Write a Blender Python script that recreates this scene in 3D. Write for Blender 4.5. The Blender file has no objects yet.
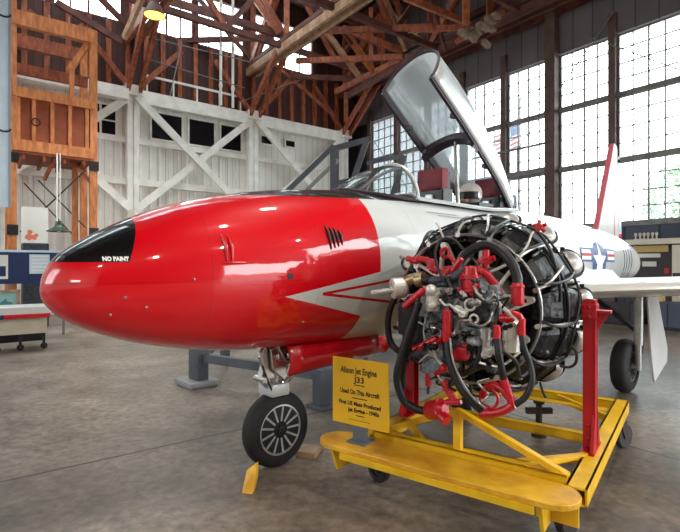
import bpy, bmesh, math, random
from mathutils import Vector, Matrix
random.seed(7)
PI = math.pi
V = Vector
COL = bpy.context.scene.collection
EYE = V((0, 0, 1.6)); FP = 485.0

# ------------------------------------------------------------------ helpers
class MB:
    """collects shapes; build() links them as ONE mesh object"""
    def __init__(s, frame=None):
        s.v = []; s.f = []; s.fr = frame; s.sm = []
    def _add(s, vs, fs, smooth=False):
        o = len(s.v)
        s.v += [V(p) for p in vs]
        for f in fs:
            s.f.append([i + o for i in f]); s.sm.append(smooth)
    def box(s, c, size, rot=None):
        c = V(c); h = V(size) / 2
        M = rot if rot is not None else Matrix.Identity(3)
        vs = [c + M @ V((x * h.x, y * h.y, z * h.z)) for x in (-1, 1) for y in (-1, 1) for z in (-1, 1)]
        s._add(vs, [(0, 1, 3, 2), (4, 6, 7, 5), (0, 4, 5, 1), (2, 3, 7, 6), (0, 2, 6, 4), (1, 5, 7, 3)])
        return s
    def bbox(s, c, size, rot=None, b=0.01):
        """box with chamfered edges"""
        c = V(c); M = rot if rot is not None else Matrix.Identity(3)
        bm = bmesh.new(); bmesh.ops.create_cube(bm, size=1.0)
        for v in bm.verts: v.co = V((v.co.x * size[0], v.co.y * size[1], v.co.z * size[2]))
        bmesh.ops.bevel(bm, geom=bm.edges[:], offset=b, segments=2, profile=0.7, affect='EDGES')
        bm.verts.index_update()
        s._add([c + M @ v.co for v in bm.verts], [[v.index for v in f.verts] for f in bm.faces])
        bm.free(); return s
    def bar(s, p, q, w, h, up=(0, 0, 1), ext=0.0):
        p = V(p); q = V(q); d = (q - p).normalized(); p = p - d * ext; q = q + d * ext
        up = V(up)
        if abs(d.dot(up)) > 0.98: up = V((1, 0, 0))
        a = d.cross(up).normalized(); b = a.cross(d).normalized()
        M = Matrix((d, a, b)).transposed()
        return s.box((p + q) / 2, ((q - p).length, w, h), M)
    def tube(s, pts, r, seg=10, cap=True, smooth=True):
        pts = [V(p) for p in pts]; n = len(pts)
        rs = r if isinstance(r, (list, tuple)) else [r] * n
        rings = []; prev = None
        for i in range(n):
            d = (pts[min(i + 1, n - 1)] - pts[max(i - 1, 0)])
            if d.length < 1e-9: d = V((0, 0, 1))
            d.normalize()
            if prev is None:
                a = d.orthogonal().normalized()
            else:
                a = prev - d * prev.dot(d)
                a = a.normalized() if a.length > 1e-6 else d.orthogonal().normalized()
            prev = a; b = d.cross(a)
            rings.append([pts[i] + (a * math.cos(2 * PI * k / seg) + b * math.sin(2 * PI * k / seg)) * rs[i] for k in range(seg)])
        vs = [p for R in rings for p in R]
        fs = [(i * seg + k, i * seg + (k + 1) % seg, (i + 1) * seg + (k + 1) % seg, (i + 1) * seg + k) for i in range(n - 1) for k in range(seg)]
        s._add(vs, fs, smooth)
        if cap:
            s._add(rings[0], [list(range(seg))[::-1]]); s._add(rings[-1], [list(range(seg))])
        return s
    def lathe(s, p, axis, prof, seg=24, smooth=True, cap=True):
        """prof: list of (distance along the axis, radius)"""
        p = V(p); d = V(axis).normalized(); a = d.orthogonal().normalized(); b = d.cross(a)
        vs = []
        for (t, r) in prof:
            for k in range(seg):
                an = 2 * PI * k / seg
                vs.append(p + d * t + (a * math.cos(an) + b * math.sin(an)) * r)
        m = len(prof)
        fs = [(i * seg + k, i * seg + (k + 1) % seg, (i + 1) * seg + (k + 1) % seg, (i + 1) * seg + k) for i in range(m - 1) for k in range(seg)]
        s._add(vs, fs, smooth)
        if cap and prof[0][1] > 1e-4: s._add(vs[:seg], [list(range(seg))[::-1]])
        if cap and prof[-1][1] > 1e-4: s._add(vs[-seg:], [list(range(seg))])
        return s
    def cyl(s, p, q, r, seg=16, b=0.0):
        p = V(p); q = V(q); L = (q - p).length
        if b > 0: prof = [(0, r - b), (b, r), (L - b, r), (L, r - b)]
        else: prof = [(0, r), (L, r)]
        return s.lathe(p, q - p, prof, seg)
    def ring(s, c, axis, R, r, seg=48, ts=8, a0=0.0, a1=2 * PI):
        c = V(c); d = V(axis).normalized(); a = d.orthogonal().normalized(); b = d.cross(a)
        full = abs(a1 - a0 - 2 * PI) < 1e-6
        n = seg if full else seg + 1
        vs = []
        for i in range(n):
            an = a0 + (a1 - a0) * i / seg
            rad = a * math.cos(an) + b * math.sin(an)
            for k in range(ts):
                t = 2 * PI * k / ts
                vs.append(c + rad * (R + r * math.cos(t)) + d * r * math.sin(t))
        fs = []
        for i in range(seg):
            j = (i + 1) % n
            for k in range(ts):
                fs.append((i * ts + k, j * ts + k, j * ts + (k + 1) % ts, i * ts + (k + 1) % ts))
        s._add(vs, fs, True); return s
    def ball(s, c, r, seg=14, sc=(1, 1, 1), rot=None):
        c = V(c); vs = []; fs = []; n = seg // 2 + 1
        M = rot if rot is not None else Matrix.Identity(3)
        for i in range(n + 1):
            th = PI * i / n
            for k in range(seg):
                ph = 2 * PI * k / seg
                vs.append(c + M @ V((r * sc[0] * math.sin(th) * math.cos(ph), r * sc[1] * math.sin(th) * math.sin(ph), r * sc[2] * math.cos(th))))
        for i in range(n):
            for k in range(seg):
                fs.append((i * seg + k, (i + 1) * seg + k, (i + 1) * seg + (k + 1) % seg, i * seg + (k + 1) % seg))
        s._add(vs, fs, True); return s
    def prism(s, poly, off):
        """planar polygon (3-D points) pushed along off"""
        poly = [V(p) for p in poly]; off = V(off); n = len(poly)
        vs = poly + [p + off for p in poly]
        fs = [list(range(n))[::-1], list(range(n, 2 * n))] + [(i, (i + 1) % n, n + (i + 1) % n, n + i) for i in range(n)]
        s._add(vs, fs); return s
    def quad(s, a, b, c, d):
        s._add([a, b, c, d], [(0, 1, 2, 3)]); return s
    def grid(s, rows, smooth=True):
        m = len(rows[0]); vs = [p for R in rows for p in R]
        s._add(vs, [(i * m + k, i * m + k + 1, (i + 1) * m + k + 1, (i + 1) * m + k) for i in range(len(rows) - 1) for k in range(m - 1)], smooth)
        return s
    def build(s, name, mat, parent=None, bevel=0, solid=0):
        me = bpy.data.meshes.new(name)
        org = V((0, 0, 0))
        inv = None
        if parent is not None and s.fr is None:
            inv = parent_world(parent).inverted()
        vs = [tuple(inv @ v) if inv is not None else tuple(v) for v in s.v]
        me.from_pydata(vs, [], s.f)
        bm = bmesh.new(); bm.from_mesh(me)
        bmesh.ops.remove_doubles(bm, verts=bm.verts, dist=1e-6)
        bmesh.ops.recalc_face_normals(bm, faces=bm.faces[:])
        bm.to_mesh(me); bm.free()
        if any(s.sm):
            for p in me.polygons: p.use_smooth = True
            me.set_sharp_from_angle(angle=math.radians(38))
        if mat is not None:
            for m in (mat if isinstance(mat, (list, tuple)) else [mat]): me.materials.append(m)
        o = bpy.data.objects.new(name, me); COL.objects.link(o)
        if parent is not None: o.parent = parent
        if bevel:
            md = o.modifiers.new('bevel', 'BEVEL'); md.width = bevel; md.segments = 2; md.limit_method = 'ANGLE'; md.angle_limit = math.radians(40)
        if solid:
            md = o.modifiers.new('solid', 'SOLIDIFY'); md.thickness = solid; md.offset = 0
        return o

def parent_world(o):
    M = Matrix.LocRotScale(o.location, o.rotation_euler, None)
    while o.parent is not None:
        o = o.parent
        M = Matrix.LocRotScale(o.location, o.rotation_euler, None) @ M
    return M

def tag(o, label=None, cat=None, group=None, kind=None):
    if label: o['label'] = label
    if cat: o['category'] = cat
    if group: o['group'] = group
    if kind: o['kind'] = kind
    return o

def thing(name, label, cat, loc=(0, 0, 0), rz=0.0, group=None, kind=None):
    o = bpy.data.objects.new(name, None); COL.objects.link(o)
    o.location = loc; o.rotation_euler = (0, 0, rz); o.empty_display_size = 0.2
    return tag(o, label, cat, group, kind)

def struct(name, mb, mat, parent=None, **k):
    o = mb.build(name, mat, parent, **k)
    if parent is None: o['kind'] = 'structure'
    return o

def spline(pts, n=8):
    pts = [V(p) for p in pts]; out = []
    P = [pts[0] * 2 - pts[1]] + pts + [pts[-1] * 2 - pts[-2]]
    for i in range(1, len(P) - 2):
        a, b, c, d = P[i - 1], P[i], P[i + 1], P[i + 2]
        for k in range(n):
            t = k / n
            out.append(0.5 * ((2 * b) + (c - a) * t + (2 * a - 5 * b + 4 * c - d) * t * t + (3 * b - a - 3 * c + d) * t ** 3))
    out.append(pts[-1]); return out

def lerp_tab(tab, x):
    """smooth (monotone-ish cubic) lookup in [(x, y), ...]"""
    if x <= tab[0][0]: return tab[0][1]
    if x >= tab[-1][0]: return tab[-1][1]
    n = len(tab)
    for i in range(n - 1):
        if tab[i][0] <= x <= tab[i + 1][0]: break
    def slope(j):
        if j == 0: return (tab[1][1] - tab[0][1]) / (tab[1][0] - tab[0][0])
        if j == n - 1: return (tab[-1][1] - tab[-2][1]) / (tab[-1][0] - tab[-2][0])
        s0 = (tab[j][1] - tab[j - 1][1]) / (tab[j][0] - tab[j - 1][0]); s1 = (tab[j + 1][1] - tab[j][1]) / (tab[j + 1][0] - tab[j][0])
        return 0 if s0 * s1 <= 0 else 2 * s0 * s1 / (s0 + s1)
    h = tab[i + 1][0] - tab[i][0]; t = (x - tab[i][0]) / h
    m0 = slope(i) * h; m1 = slope(i + 1) * h
    return (2 * t ** 3 - 3 * t * t + 1) * tab[i][1] + (t ** 3 - 2 * t * t + t) * m0 + (-2 * t ** 3 + 3 * t * t) * tab[i + 1][1] + (t ** 3 - t * t) * m1

def ray(px, py):
    return V(((px - 340) / FP, 1, -(py - 266) / FP))
def at(px, py, d):
    """the point of the place seen at this pixel, d metres in front of the eye"""
    return EYE + ray(px, py) * d
def on_z(px, py, z):
    r = ray(px, py); return EYE + r * ((z - 1.6) / r.z)

# ------------------------------------------------------------------ materials
def srgb(r, g, b):
    f = lambda c: ((c / 255 + 0.055) / 1.055) ** 2.4 if c / 255 > 0.04045 else c / 255 / 12.92
    return (f(r), f(g), f(b), 1)

def mat(name, col, rough=0.5, metal=0.0, var=0.0, scale=4.0, bump=0.0, bscale=30.0, coat=0.0, stretch=None, col2=None, rvar=0.0, spec=0.5):
    m = bpy.data.materials.new(name); m.use_nodes = True
    nt = m.node_tree; N = nt.nodes; L = nt.links; bs = N['Principled BSDF']
    bs.inputs['Base Color'].default_value = col
    bs.inputs['Roughness'].default_value = rough; bs.inputs['Metallic'].default_value = metal
    bs.inputs['Specular IOR Level'].default_value = spec
    if coat:
        bs.inputs['Coat Weight'].default_value = coat; bs.inputs['Coat Roughness'].default_value = 0.08
    tc = N.new('ShaderNodeTexCoord'); vec = tc.outputs['Object']
    if stretch:
        mp = N.new('ShaderNodeMapping'); mp.inputs['Scale'].default_value = stretch; L.new(vec, mp.inputs['Vector']); vec = mp.outputs['Vector']
    if var or col2 or rvar:
        nz = N.new('ShaderNodeTexNoise'); nz.inputs['Scale'].default_value = scale; nz.inputs['Detail'].default_value = 6; L.new(vec, nz.inputs['Vector'])
        rp = N.new('ShaderNodeValToRGB'); rp.color_ramp.elements[0].position = 0.32; rp.color_ramp.elements[1].position = 0.68
        c2 = col2 or tuple(min(1, c * (1 + var)) for c in col[:3]) + (1,)
        c1 = tuple(c * (1 - var) for c in col[:3]) + (1,)
        rp.color_ramp.elements[0].color = c1; rp.color_ramp.elements[1].color = c2
        L.new(nz.outputs['Fac'], rp.inputs['Fac']); L.new(rp.outputs['Color'], bs.inputs['Base Color'])
        if rvar:
            mr = N.new('ShaderNodeMapRange'); mr.inputs['To Min'].default_value = max(0.02, rough - rvar); mr.inputs['To Max'].default_value = rough + rvar
            L.new(nz.outputs['Fac'], mr.inputs['Value']); L.new(mr.outputs['Result'], bs.inputs['Roughness'])
    if bump:
        n2 = N.new('ShaderNodeTexNoise'); n2.inputs['Scale'].default_value = bscale; n2.inputs['Detail'].default_value = 4; L.new(vec, n2.inputs['Vector'])
        bp = N.new('ShaderNodeBump'); bp.inputs['Strength'].default_value = bump; bp.inputs['Distance'].default_value = 0.02
        L.new(n2.outputs['Fac'], bp.inputs['Height']); L.new(bp.outputs['Normal'], bs.inputs['Normal'])
    return m

def glass(name, tint=(0.9, 0.96, 0.96, 1), refl=0.9, haze=0.0, rough=0.03):
    """thin clear sheet: see-through plus mirror by Fresnel, a little milky if haze"""
    m = bpy.data.materials.new(name); m.use_nodes = True
    nt = m.node_tree; N = nt.nodes; L = nt.links; N.remove(N['Principled BSDF'])
    tr = N.new('ShaderNodeBsdfTransparent'); tr.inputs['Color'].default_value = tint
    gl = N.new('ShaderNodeBsdfGlossy'); gl.inputs['Roughness'].default_value = rough
    gl.inputs['Color'].default_value = (refl, refl, refl, 1)
    fr = N.new('ShaderNodeFresnel'); fr.inputs['IOR'].default_value = 1.5
    mx = N.new('ShaderNodeMixShader'); L.new(fr.outputs['Fac'], mx.inputs['Fac']); L.new(tr.outputs[0], mx.inputs[1]); L.new(gl.outputs[0], mx.inputs[2])
    out = mx
    if haze:
        df = N.new('ShaderNodeBsdfTranslucent'); df.inputs['Color'].default_value = (0.86, 0.93, 0.98, 1)
        d2 = N.new('ShaderNodeBsdfDiffuse'); d2.inputs['Color'].default_value = (0.86, 0.93, 0.98, 1)
        ms = N.new('ShaderNodeMixShader'); L.new(df.outputs[0], ms.inputs[1]); L.new(d2.outputs[0], ms.inputs[2])
        m2 = N.new('ShaderNodeMixShader'); m2.inputs['Fac'].default_value = haze
        L.new(mx.outputs[0], m2.inputs[1]); L.new(ms.outputs[0], m2.inputs[2]); out = m2
    L.new(out.outputs[0], N['Material Output'].inputs['Surface'])
    return m

def emit(name, col, st):
    m = bpy.data.materials.new(name); m.use_nodes = True
    b = m.node_tree.nodes['Principled BSDF']; b.inputs['Base Color'].default_value = (0.8, 0.8, 0.8, 1)
    b.inputs['Emission Color'].default_value = col; b.inputs['Emission Strength'].default_value = st
    return m

def boards(name, c1, c2, axis=0, w=0.15, rough=0.7, gap=0.3, zboards=False, noise=0.25):
    """painted or bare boards: per-board tone, dark joint lines, grain noise. axis: 0 along room wall (dot with b), 1 along window wall"""
    m = bpy.data.materials.new(name); m.use_nodes = True
    nt = m.node_tree; N = nt.nodes; L = nt.links; bs = N['Principled BSDF']; bs.inputs['Roughness'].default_value = rough
    tc = N.new('ShaderNodeTexCoord')
    dp = N.new('ShaderNodeVectorMath'); dp.operation = 'DOT_PRODUCT'
    dp.inputs[1].default_value = (0, 0, 1) if zboards else ((0.799, 0.601, 0) if axis == 0 else (0.601, -0.799, 0))
    L.new(tc.outputs['Object'], dp.inputs[0])
    dv = N.new('ShaderNodeMath'); dv.operation = 'DIVIDE'; dv.inputs[1].default_value = w; L.new(dp.outputs['Value'], dv.inputs[0])
    fl = N.new('ShaderNodeMath'); fl.operation = 'FLOOR'; L.new(dv.outputs[0], fl.inputs[0])
    fr = N.new('ShaderNodeMath'); fr.operation = 'FRACT'; L.new(dv.outputs[0], fr.inputs[0])
    wn = N.new('ShaderNodeTexWhiteNoise'); wn.noise_dimensions = '1D'; L.new(fl.outputs[0], wn.inputs['W'])
    nz = N.new('ShaderNodeTexNoise'); nz.inputs['Scale'].default_value = 2.5; nz.inputs['Detail'].default_value = 7; L.new(tc.outputs['Object'], nz.inputs['Vector'])
    ad = N.new('ShaderNodeMix'); ad.data_type = 'FLOAT'; ad.inputs['Factor'].default_value = 1 - noise
    L.new(nz.outputs['Fac'], ad.inputs['A']); L.new(wn.outputs['Value'], ad.inputs['B'])
    mx = N.new('ShaderNodeMix'); mx.data_type = 'RGBA'; mx.inputs['A'].default_value = c1; mx.inputs['B'].default_value = c2
    L.new(ad.outputs['Result'], mx.inputs['Factor'])
    gt = N.new('ShaderNodeMath'); gt.operation = 'LESS_THAN'; gt.inputs[1].default_value = 0.07; L.new(fr.outputs[0], gt.inputs[0])
    m2 = N.new('ShaderNodeMix'); m2.data_type = 'RGBA'; m2.inputs['B'].default_value = tuple(c * gap for c in c1[:3]) + (1,)
    L.new(gt.outputs[0], m2.inputs['Factor']); L.new(mx.outputs['Result'], m2.inputs['A']); L.new(m2.outputs['Result'], bs.inputs['Base Color'])
    return m

M = {}
M['concrete'] = None
M['white_wall'] = boards('white_wall', srgb(222, 218, 210), srgb(243, 240, 234), w=0.3, gap=0.7, noise=0.6)
M['white_timber'] = mat('white_timber', srgb(238, 234, 226), 0.6, var=0.1, scale=3, bump=0.2)
M['brown_wall'] = boards('brown_wall', srgb(46, 24, 22), srgb(92, 50, 40), w=0.25, gap=0.3, noise=0.5)
M['grey_wall'] = boards('grey_wall', srgb(104, 94, 98), srgb(122, 112, 116), axis=1, w=0.6, gap=0.6, noise=0.6)
M['blue_wall'] = boards('blue_wall', srgb(66, 74, 92), srgb(84, 92, 112), axis=1, w=0.9, gap=0.6, noise=0.6)
M['roof_boards'] = boards('roof_boards', srgb(48, 28, 22), srgb(88, 54, 40), w=0.2, gap=0.3, noise=0.5)
M['dark_wall'] = mat('dark_wall', srgb(40, 30, 32), 0.8, var=0.2)
M['timber'] = mat('timber', srgb(140, 66, 40), 0.6, var=0.35, scale=3, stretch=(3, 3, 1), bump=0.2, col2=srgb(178, 96, 60))
M['timber_pale'] = mat('timber_pale', srgb(176, 128, 94), 0.6, var=0.3, scale=4, bump=0.2, col2=srgb(200, 160, 126))
M['timber_dark'] = mat('timber_dark', srgb(88, 46, 36), 0.65, var=0.3, scale=3, bump=0.2, col2=srgb(116, 62, 46))
M['timber_rust'] = mat('timber_rust', srgb(166, 86, 50), 0.55, var=0.3, scale=5, bump=0.2, col2=srgb(190, 108, 68))
M['timber_orange'] = mat('timber_orange', srgb(200, 112, 56), 0.5, var=0.3, scale=5, bump=0.2, stretch=(2, 2, 0.6), col2=srgb(218, 138, 82))
M['ply'] = mat('ply', srgb(160, 72, 34), 0.6, var=0.3, scale=3, col2=srgb(160, 82, 44))
M['win_steel'] = mat('win_steel', srgb(128, 122, 120), 0.5, 0.0, var=0.2)
M['win_column'] = mat('win_column', srgb(96, 72, 64), 0.6, var=0.3, scale=3, bump=0.2)
M['win_glass'] = glass('win_glass', (0.92, 0.97, 0.97, 1), haze=0.08)
M['dark_glass'] = mat('dark_glass', srgb(28, 26, 32), 0.15)
SKY = 5.8; LAMP = 350; EXPO = 0.85
# ------------------------------------------------------------------ camera, world, sun
cam = bpy.data.cameras.new('camera'); co = bpy.data.objects.new('camera', cam); COL.objects.link(co)
cam.sensor_fit = 'HORIZONTAL'; cam.sensor_width = 36.0; cam.lens = 36.0 * FP / 680.0
co.location = EYE; co.rotation_euler = (PI / 2, 0, 0); cam.clip_end = 400
sc = bpy.context.scene; sc.camera = co
sc.view_settings.view_transform = 'Standard'; sc.view_settings.look = 'None'
sc.view_settings.gamma = 1.0; sc.view_settings.use_curve_mapping = False
sc.view_settings.exposure = EXPO
sc.cycles.max_bounces = 10; sc.cycles.diffuse_bounces = 5; sc.cycles.transparent_max_bounces = 24
sc.cycles.sample_clamp_indirect = 8.0
w = bpy.data.worlds.new('sky'); sc.world = w; w.use_nodes = True
nt = w.node_tree; bg = nt.nodes['Background']
tcw = nt.nodes.new('ShaderNodeTexCoord'); sx = nt.nodes.new('ShaderNodeSeparateXYZ'); nt.links.new(tcw.outputs['Generated'], sx.inputs[0])
cr = nt.nodes.new('ShaderNodeValToRGB'); cr.color_ramp.elements[0].position = 0.0; cr.color_ramp.elements[1].position = 0.6
cr.color_ramp.elements[0].color = (1.0, 1.0, 1.0, 1); cr.color_ramp.elements[1].color = (0.90, 0.95, 1.0, 1)
nt.links.new(sx.outputs['Z'], cr.inputs['Fac']); nt.links.new(cr.outputs['Color'], bg.inputs['Color'])
bg.inputs['Strength'].default_value = SKY

# ------------------------------------------------------------------ the hangar
# room frame: t runs from the far corner along the back wall, n from the back wall towards the viewer
CORNER = V((0.9, 23.8, 0)); TB = V((-0.799, -0.601, 0)); NB = V((0.601, -0.799, 0))
ROOM_T, ROOM_N, ROOF = 27.0, 33.0, 13.2
SKN0, SKN1 = 1.0, 7.5      # roof-light strip, unseen, added to brighten the back wall
RROT = Matrix((TB, NB, V((0, 0, 1)))).transposed()      # room axes as a matrix (mirrored set is fine for boxes)
def R(t, n, z=0.0): return CORNER + TB * t + NB * n + V((0, 0, z))
def rbox(mb, t0, t1, n0, n1, z0, z1):
    mb.box(R((t0 + t1) / 2, (n0 + n1) / 2, (z0 + z1) / 2), (abs(t1 - t0), abs(n1 - n0), abs(z1 - z0)), RROT); return mb
def to_room(p):
    q = V(p) - CORNER; return q.dot(TB), q.dot(NB), q.z

# concrete floor: stains, joints, slight polish
def concrete():
    m = bpy.data.materials.new('concrete'); m.use_nodes = True
    nt = m.node_tree; N = nt.nodes; L = nt.links; bs = N['Principled BSDF']
    tc = N.new('ShaderNodeTexCoord')
    def noise(s, d=8, off=0):
        mp = N.new('ShaderNodeMapping'); mp.inputs['Location'].default_value = (off, off * 1.7, 0); L.new(tc.outputs['Object'], mp.inputs['Vector'])
        n = N.new('ShaderNodeTexNoise'); n.inputs['Scale'].default_value = s; n.inputs['Detail'].default_value = d; n.inputs['Roughness'].default_value = 0.6
        L.new(mp.outputs['Vector'], n.inputs['Vector']); return n
    n1 = noise(0.45); n2 = noise(1.9, 10, 4); n3 = noise(13, 9, 9)
    r1 = N.new('ShaderNodeValToRGB'); r1.color_ramp.elements[0].position = 0.34; r1.color_ramp.elements[1].position = 0.66
    r1.color_ramp.elements[0].color = srgb(96, 87, 80); r1.color_ramp.elements[1].color = srgb(156, 143, 131)
    L.new(n1.outputs['Fac'], r1.inputs['Fac'])
    r2 = N.new('ShaderNodeValToRGB'); r2.color_ramp.elements[0].position = 0.28; r2.color_ramp.elements[1].position = 0.6
    r2.color_ramp.elements[0].color = (0.50, 0.48, 0.46, 1); r2.color_ramp.elements[1].color = (1.05, 1.03, 1, 1)
    L.new(n2.outputs['Fac'], r2.inputs['Fac'])
    mu = N.new('ShaderNodeMix'); mu.data_type = 'RGBA'; mu.blend_type = 'MULTIPLY'; mu.inputs['Factor'].default_value = 1
    L.new(r1.outputs['Color'], mu.inputs['A']); L.new(r2.outputs['Color'], mu.inputs['B'])
    r3 = N.new('ShaderNodeMapRange'); r3.inputs['From Min'].default_value = 0.3; r3.inputs['From Max'].default_value = 0.7
    r3.inputs['To Min'].default_value = 0.55; r3.inputs['To Max'].default_value = 1.32; L.new(n3.outputs['Fac'], r3.inputs['Value'])
    m3 = N.new('ShaderNodeMix'); m3.data_type = 'RGBA'; m3.blend_type = 'MULTIPLY'; m3.inputs['Factor'].default_value = 1
    L.new(mu.outputs['Result'], m3.inputs['A']); L.new(r3.outputs['Result'], m3.inputs['B'])
    col = m3.outputs['Result']
    for ax, off, step in (((-0.799, -0.601, 0), FJ_T, 6.1), ((0.601, -0.799, 0), FJ_N, 6.1)):
        dp = N.new('ShaderNodeVectorMath'); dp.operation = 'DOT_PRODUCT'; dp.inputs[1].default_value = ax; L.new(tc.outputs['Object'], dp.inputs[0])
        a = N.new('ShaderNodeMath'); a.operation = 'SUBTRACT'; a.inputs[1].default_value = off; L.new(dp.outputs['Value'], a.inputs[0])
        b = N.new('ShaderNodeMath'); b.operation = 'PINGPONG'; b.inputs[1].default_value = step / 2; L.new(a.outputs[0], b.inputs[0])
        c = N.new('ShaderNodeMath'); c.operation = 'LESS_THAN'; c.inputs[1].default_value = 0.014; L.new(b.outputs[0], c.inputs[0])
        x = N.new('ShaderNodeMix'); x.data_type = 'RGBA'; x.inputs['B'].default_value = srgb(44, 40, 38)
        L.new(c.outputs[0], x.inputs['Factor']); L.new(col, x.inputs['A']); col = x.outputs['Result']
    L.new(col, bs.inputs['Base Color'])
    rr = N.new('ShaderNodeMapRange'); rr.inputs['To Min'].default_value = 0.28; rr.inputs['To Max'].default_value = 0.55
    L.new(n2.outputs['Fac'], rr.inputs['Value']); L.new(rr.outputs['Result'], bs.inputs['Roughness'])
    bp = N.new('ShaderNodeBump'); bp.inputs['Strength'].default_value = 0.12; bp.inputs['Distance'].default_value = 0.01
    L.new(n3.outputs['Fac'], bp.inputs['Height']); L.new(bp.outputs['Normal'], bs.inputs['Normal'])
    return m
# a joint passes under the nose wheel's left and one under the cart's right corner
jp = on_z(242, 429, 0); FJ_N = jp.dot(NB)
jq = on_z(650, 452, 0); FJ_T = jq.dot(TB)
M['concrete'] = concrete()
struct('floor', rbox(MB(), -0.4, ROOM_T + 0.4, -0.4, ROOM_N + 0.4, -0.3, 0.0), M['concrete'])
apron = mat('apron_concrete', srgb(120, 118, 112), 0.8, var=0.15, scale=0.6)
struct('outside_ground', rbox(MB(), -60, ROOM_T + 60, -60, ROOM_N + 70, -0.6, -0.31), apron)

# back wall
DARK_T = 0.85
struct('wall_back', rbox(MB(), DARK_T, ROOM_T, -0.35, 0, 0, 7.55), M['white_wall'])
struct('wall_back_corner', rbox(MB(), -0.3, DARK_T, -0.35, 0.02, 0, 10.25), M['dark_wall'])
ub = MB(); rbox(ub, DARK_T, ROOM_T, -0.35, 0, 7.55, 10.25)
struct('wall_back_upper', ub, M['brown_wall'])
st = MB()
k = 1.3
while k < ROOM_T:
    rbox(st, k, k + 0.16, 0.0, 0.12, 8.0, 10.2); k += 0.62
struct('trim_1', st, M['timber'])
hd = MB(); rbox(hd, -0.3, ROOM_T, -0.35, 0.0, 12.35, ROOF); struct('wall_back_gable', hd, M['roof_boards'])
gb = MB(); rbox(gb, -0.3, 2.6, -0.35, 0.0, 10.25, 12.35); struct('wall_back_gable_corner', gb, M['roof_boards'])
# clerestory windows over the back wall
wn = 0
def window_frame(mb, t0, t1, n0, n1, z0, z1, cols, rows, along, th=0.03, dep=0.05, rim=0.06):
    rng = (t0, t1) if along == 't' else (n0, n1)
    def put(a0, a1, za, zb, d):
        if along == 't': rbox(mb, a0, a1, n0 - d / 2, n0 + d / 2, za, zb)
        else: rbox(mb, t0 - d / 2, t0 + d / 2, a0, a1, za, zb)
    put(rng[0], rng[1], z0, z0 + rim, dep * 1.5); put(rng[0], rng[1], z1 - rim, z1, dep * 1.5)
    put(rng[0], rng[0] + rim, z0, z1, dep * 1.4); put(rng[1] - rim, rng[1], z0, z1, dep * 1.4)
    for i in range(1, cols):
        a = rng[0] + (rng[1] - rng[0]) * i / cols; h = th * (1.4 if i * 2 == cols else 1.0)
        put(a - h / 2, a + h / 2, z0, z1, dep)
    for j in range(1, rows):
        z = z0 + (z1 - z0) * j / rows; put(rng[0], rng[1], z - th / 2, z + th / 2, dep * 0.8)
cw = [(2.6, 5.6), (6.05, 8.1), (8.2, 10.3), (10.8, 13.0), (13.1, 15.2), (15.6, 18.0), (18.1, 20.4), (20.6, 23.4), (23.5, 26.8)]
for a, b in cw:
    wn += 1
    f = MB(); window_frame(f, a, b, -0.1, -0.1, 10.25, 12.35, 4, 2, 't', th=0.05, rim=0.08)
    o = struct('window_%d' % wn, f, M['timber_dark'])
    g = MB(); rbox(g, a, b, -0.112, -0.106, 10.3, 12.3); g.build('panes', M['win_glass'], o)
ps = MB()
for (a, b), (c, d) in zip(cw[:-1], cw[1:]): rbox(ps, b, c, -0.3, 0.0, 10.25, 12.35)
struct('trim_2', ps, M['timber_dark'])

# columns, top beam, girts and braces of the back wall
COLS = [1.1, 5.84, 10.55, 15.27, 20.0, 24.7]
for i, t in enumerate(COLS):
    m = MB(); rbox(m, t - 0.2, t - 0.02, 0.0, 0.36, 0, 7.62); rbox(m, t + 0.02, t + 0.2, 0.0, 0.36, 0, 7.62); rbox(m, t - 0.05, t + 0.05, 0.03, 0.3, 0, 7.6)
    o = struct('wall_column', m, M['white_timber'])
    # gusset where the beam lands
    g = MB(); rbox(g, t - 0.3, t + 0.3, 0.1, 0.5, 7.62, 7.98); g.build('bracket', M['white_timber'], o)
for a, b in zip(COLS[:-1], COLS[1:]):
    m = MB(); rbox(m, a + 0.3, b - 0.3, 0.12, 0.4, 7.42, 7.88); struct('wall_beam', m, M['white_timber'])
    m = MB(); rbox(m, a + 0.2, b - 0.2, 0.02, 0.18, 4.5, 4.74); struct('wall_girt', m, M['white_timber'])
    m = MB(); rbox(m, a + 0.2, b - 0.2, 0.02, 0.14, 6.0, 6.2); struct('wall_girt', m, M['white_timber'])
    z0, z1 = 3.6, 7.6
    m = MB(); m.bar(R(a + 0.1, 0.3, z1), R(b - 0.1, 0.3, z0), 0.14, 0.26); struct('wall_brace', m, M['white_timber'])
    m = MB(); m.bar(R(a + 0.1, 0.42, z0), R(b - 0.1, 0.42, z1), 0.1, 0.26); struct('wall_brace', m, M['white_timber'])
# dark openings of the back wall: windows of the second and third bays
for (a, b, z0, z1, c, r) in ((6.2, 7.2, 6.25, 7.35, 1, 1), (7.35, 8.5, 6.25, 7.35, 1, 1), (8.65, 9.9, 6.25, 7.35, 1, 1), (3.6, 4.2, 6.8, 7.2, 1, 1), (4.75, 5.4, 6.75, 7.2, 1, 1), (11.0, 12.1, 6.1, 7.3, 2, 2)):
    wn += 1
    f = MB(); window_frame(f, a, b, 0.02, 0.02, z0, z1, c, r, 't', th=0.05, rim=0.07)
    o = struct('window_%d' % wn, f, M['white_timber'])
    g = MB(); rbox(g, a + .05, b - .05, 0.004, 0.012, z0 + .05, z1 - .05); g.build('panes', M['dark_glass'], o)
bt = MB()
for i in range(60):
    t = 6.1 + i * 0.34
    if any(abs(t - c) < 0.3 for c in COLS): continue
    rbox(bt, t, t + 0.07, 0.0, 0.05, 0.0, 6.0)
struct('trim_3', bt, M['white_timber'])
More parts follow.
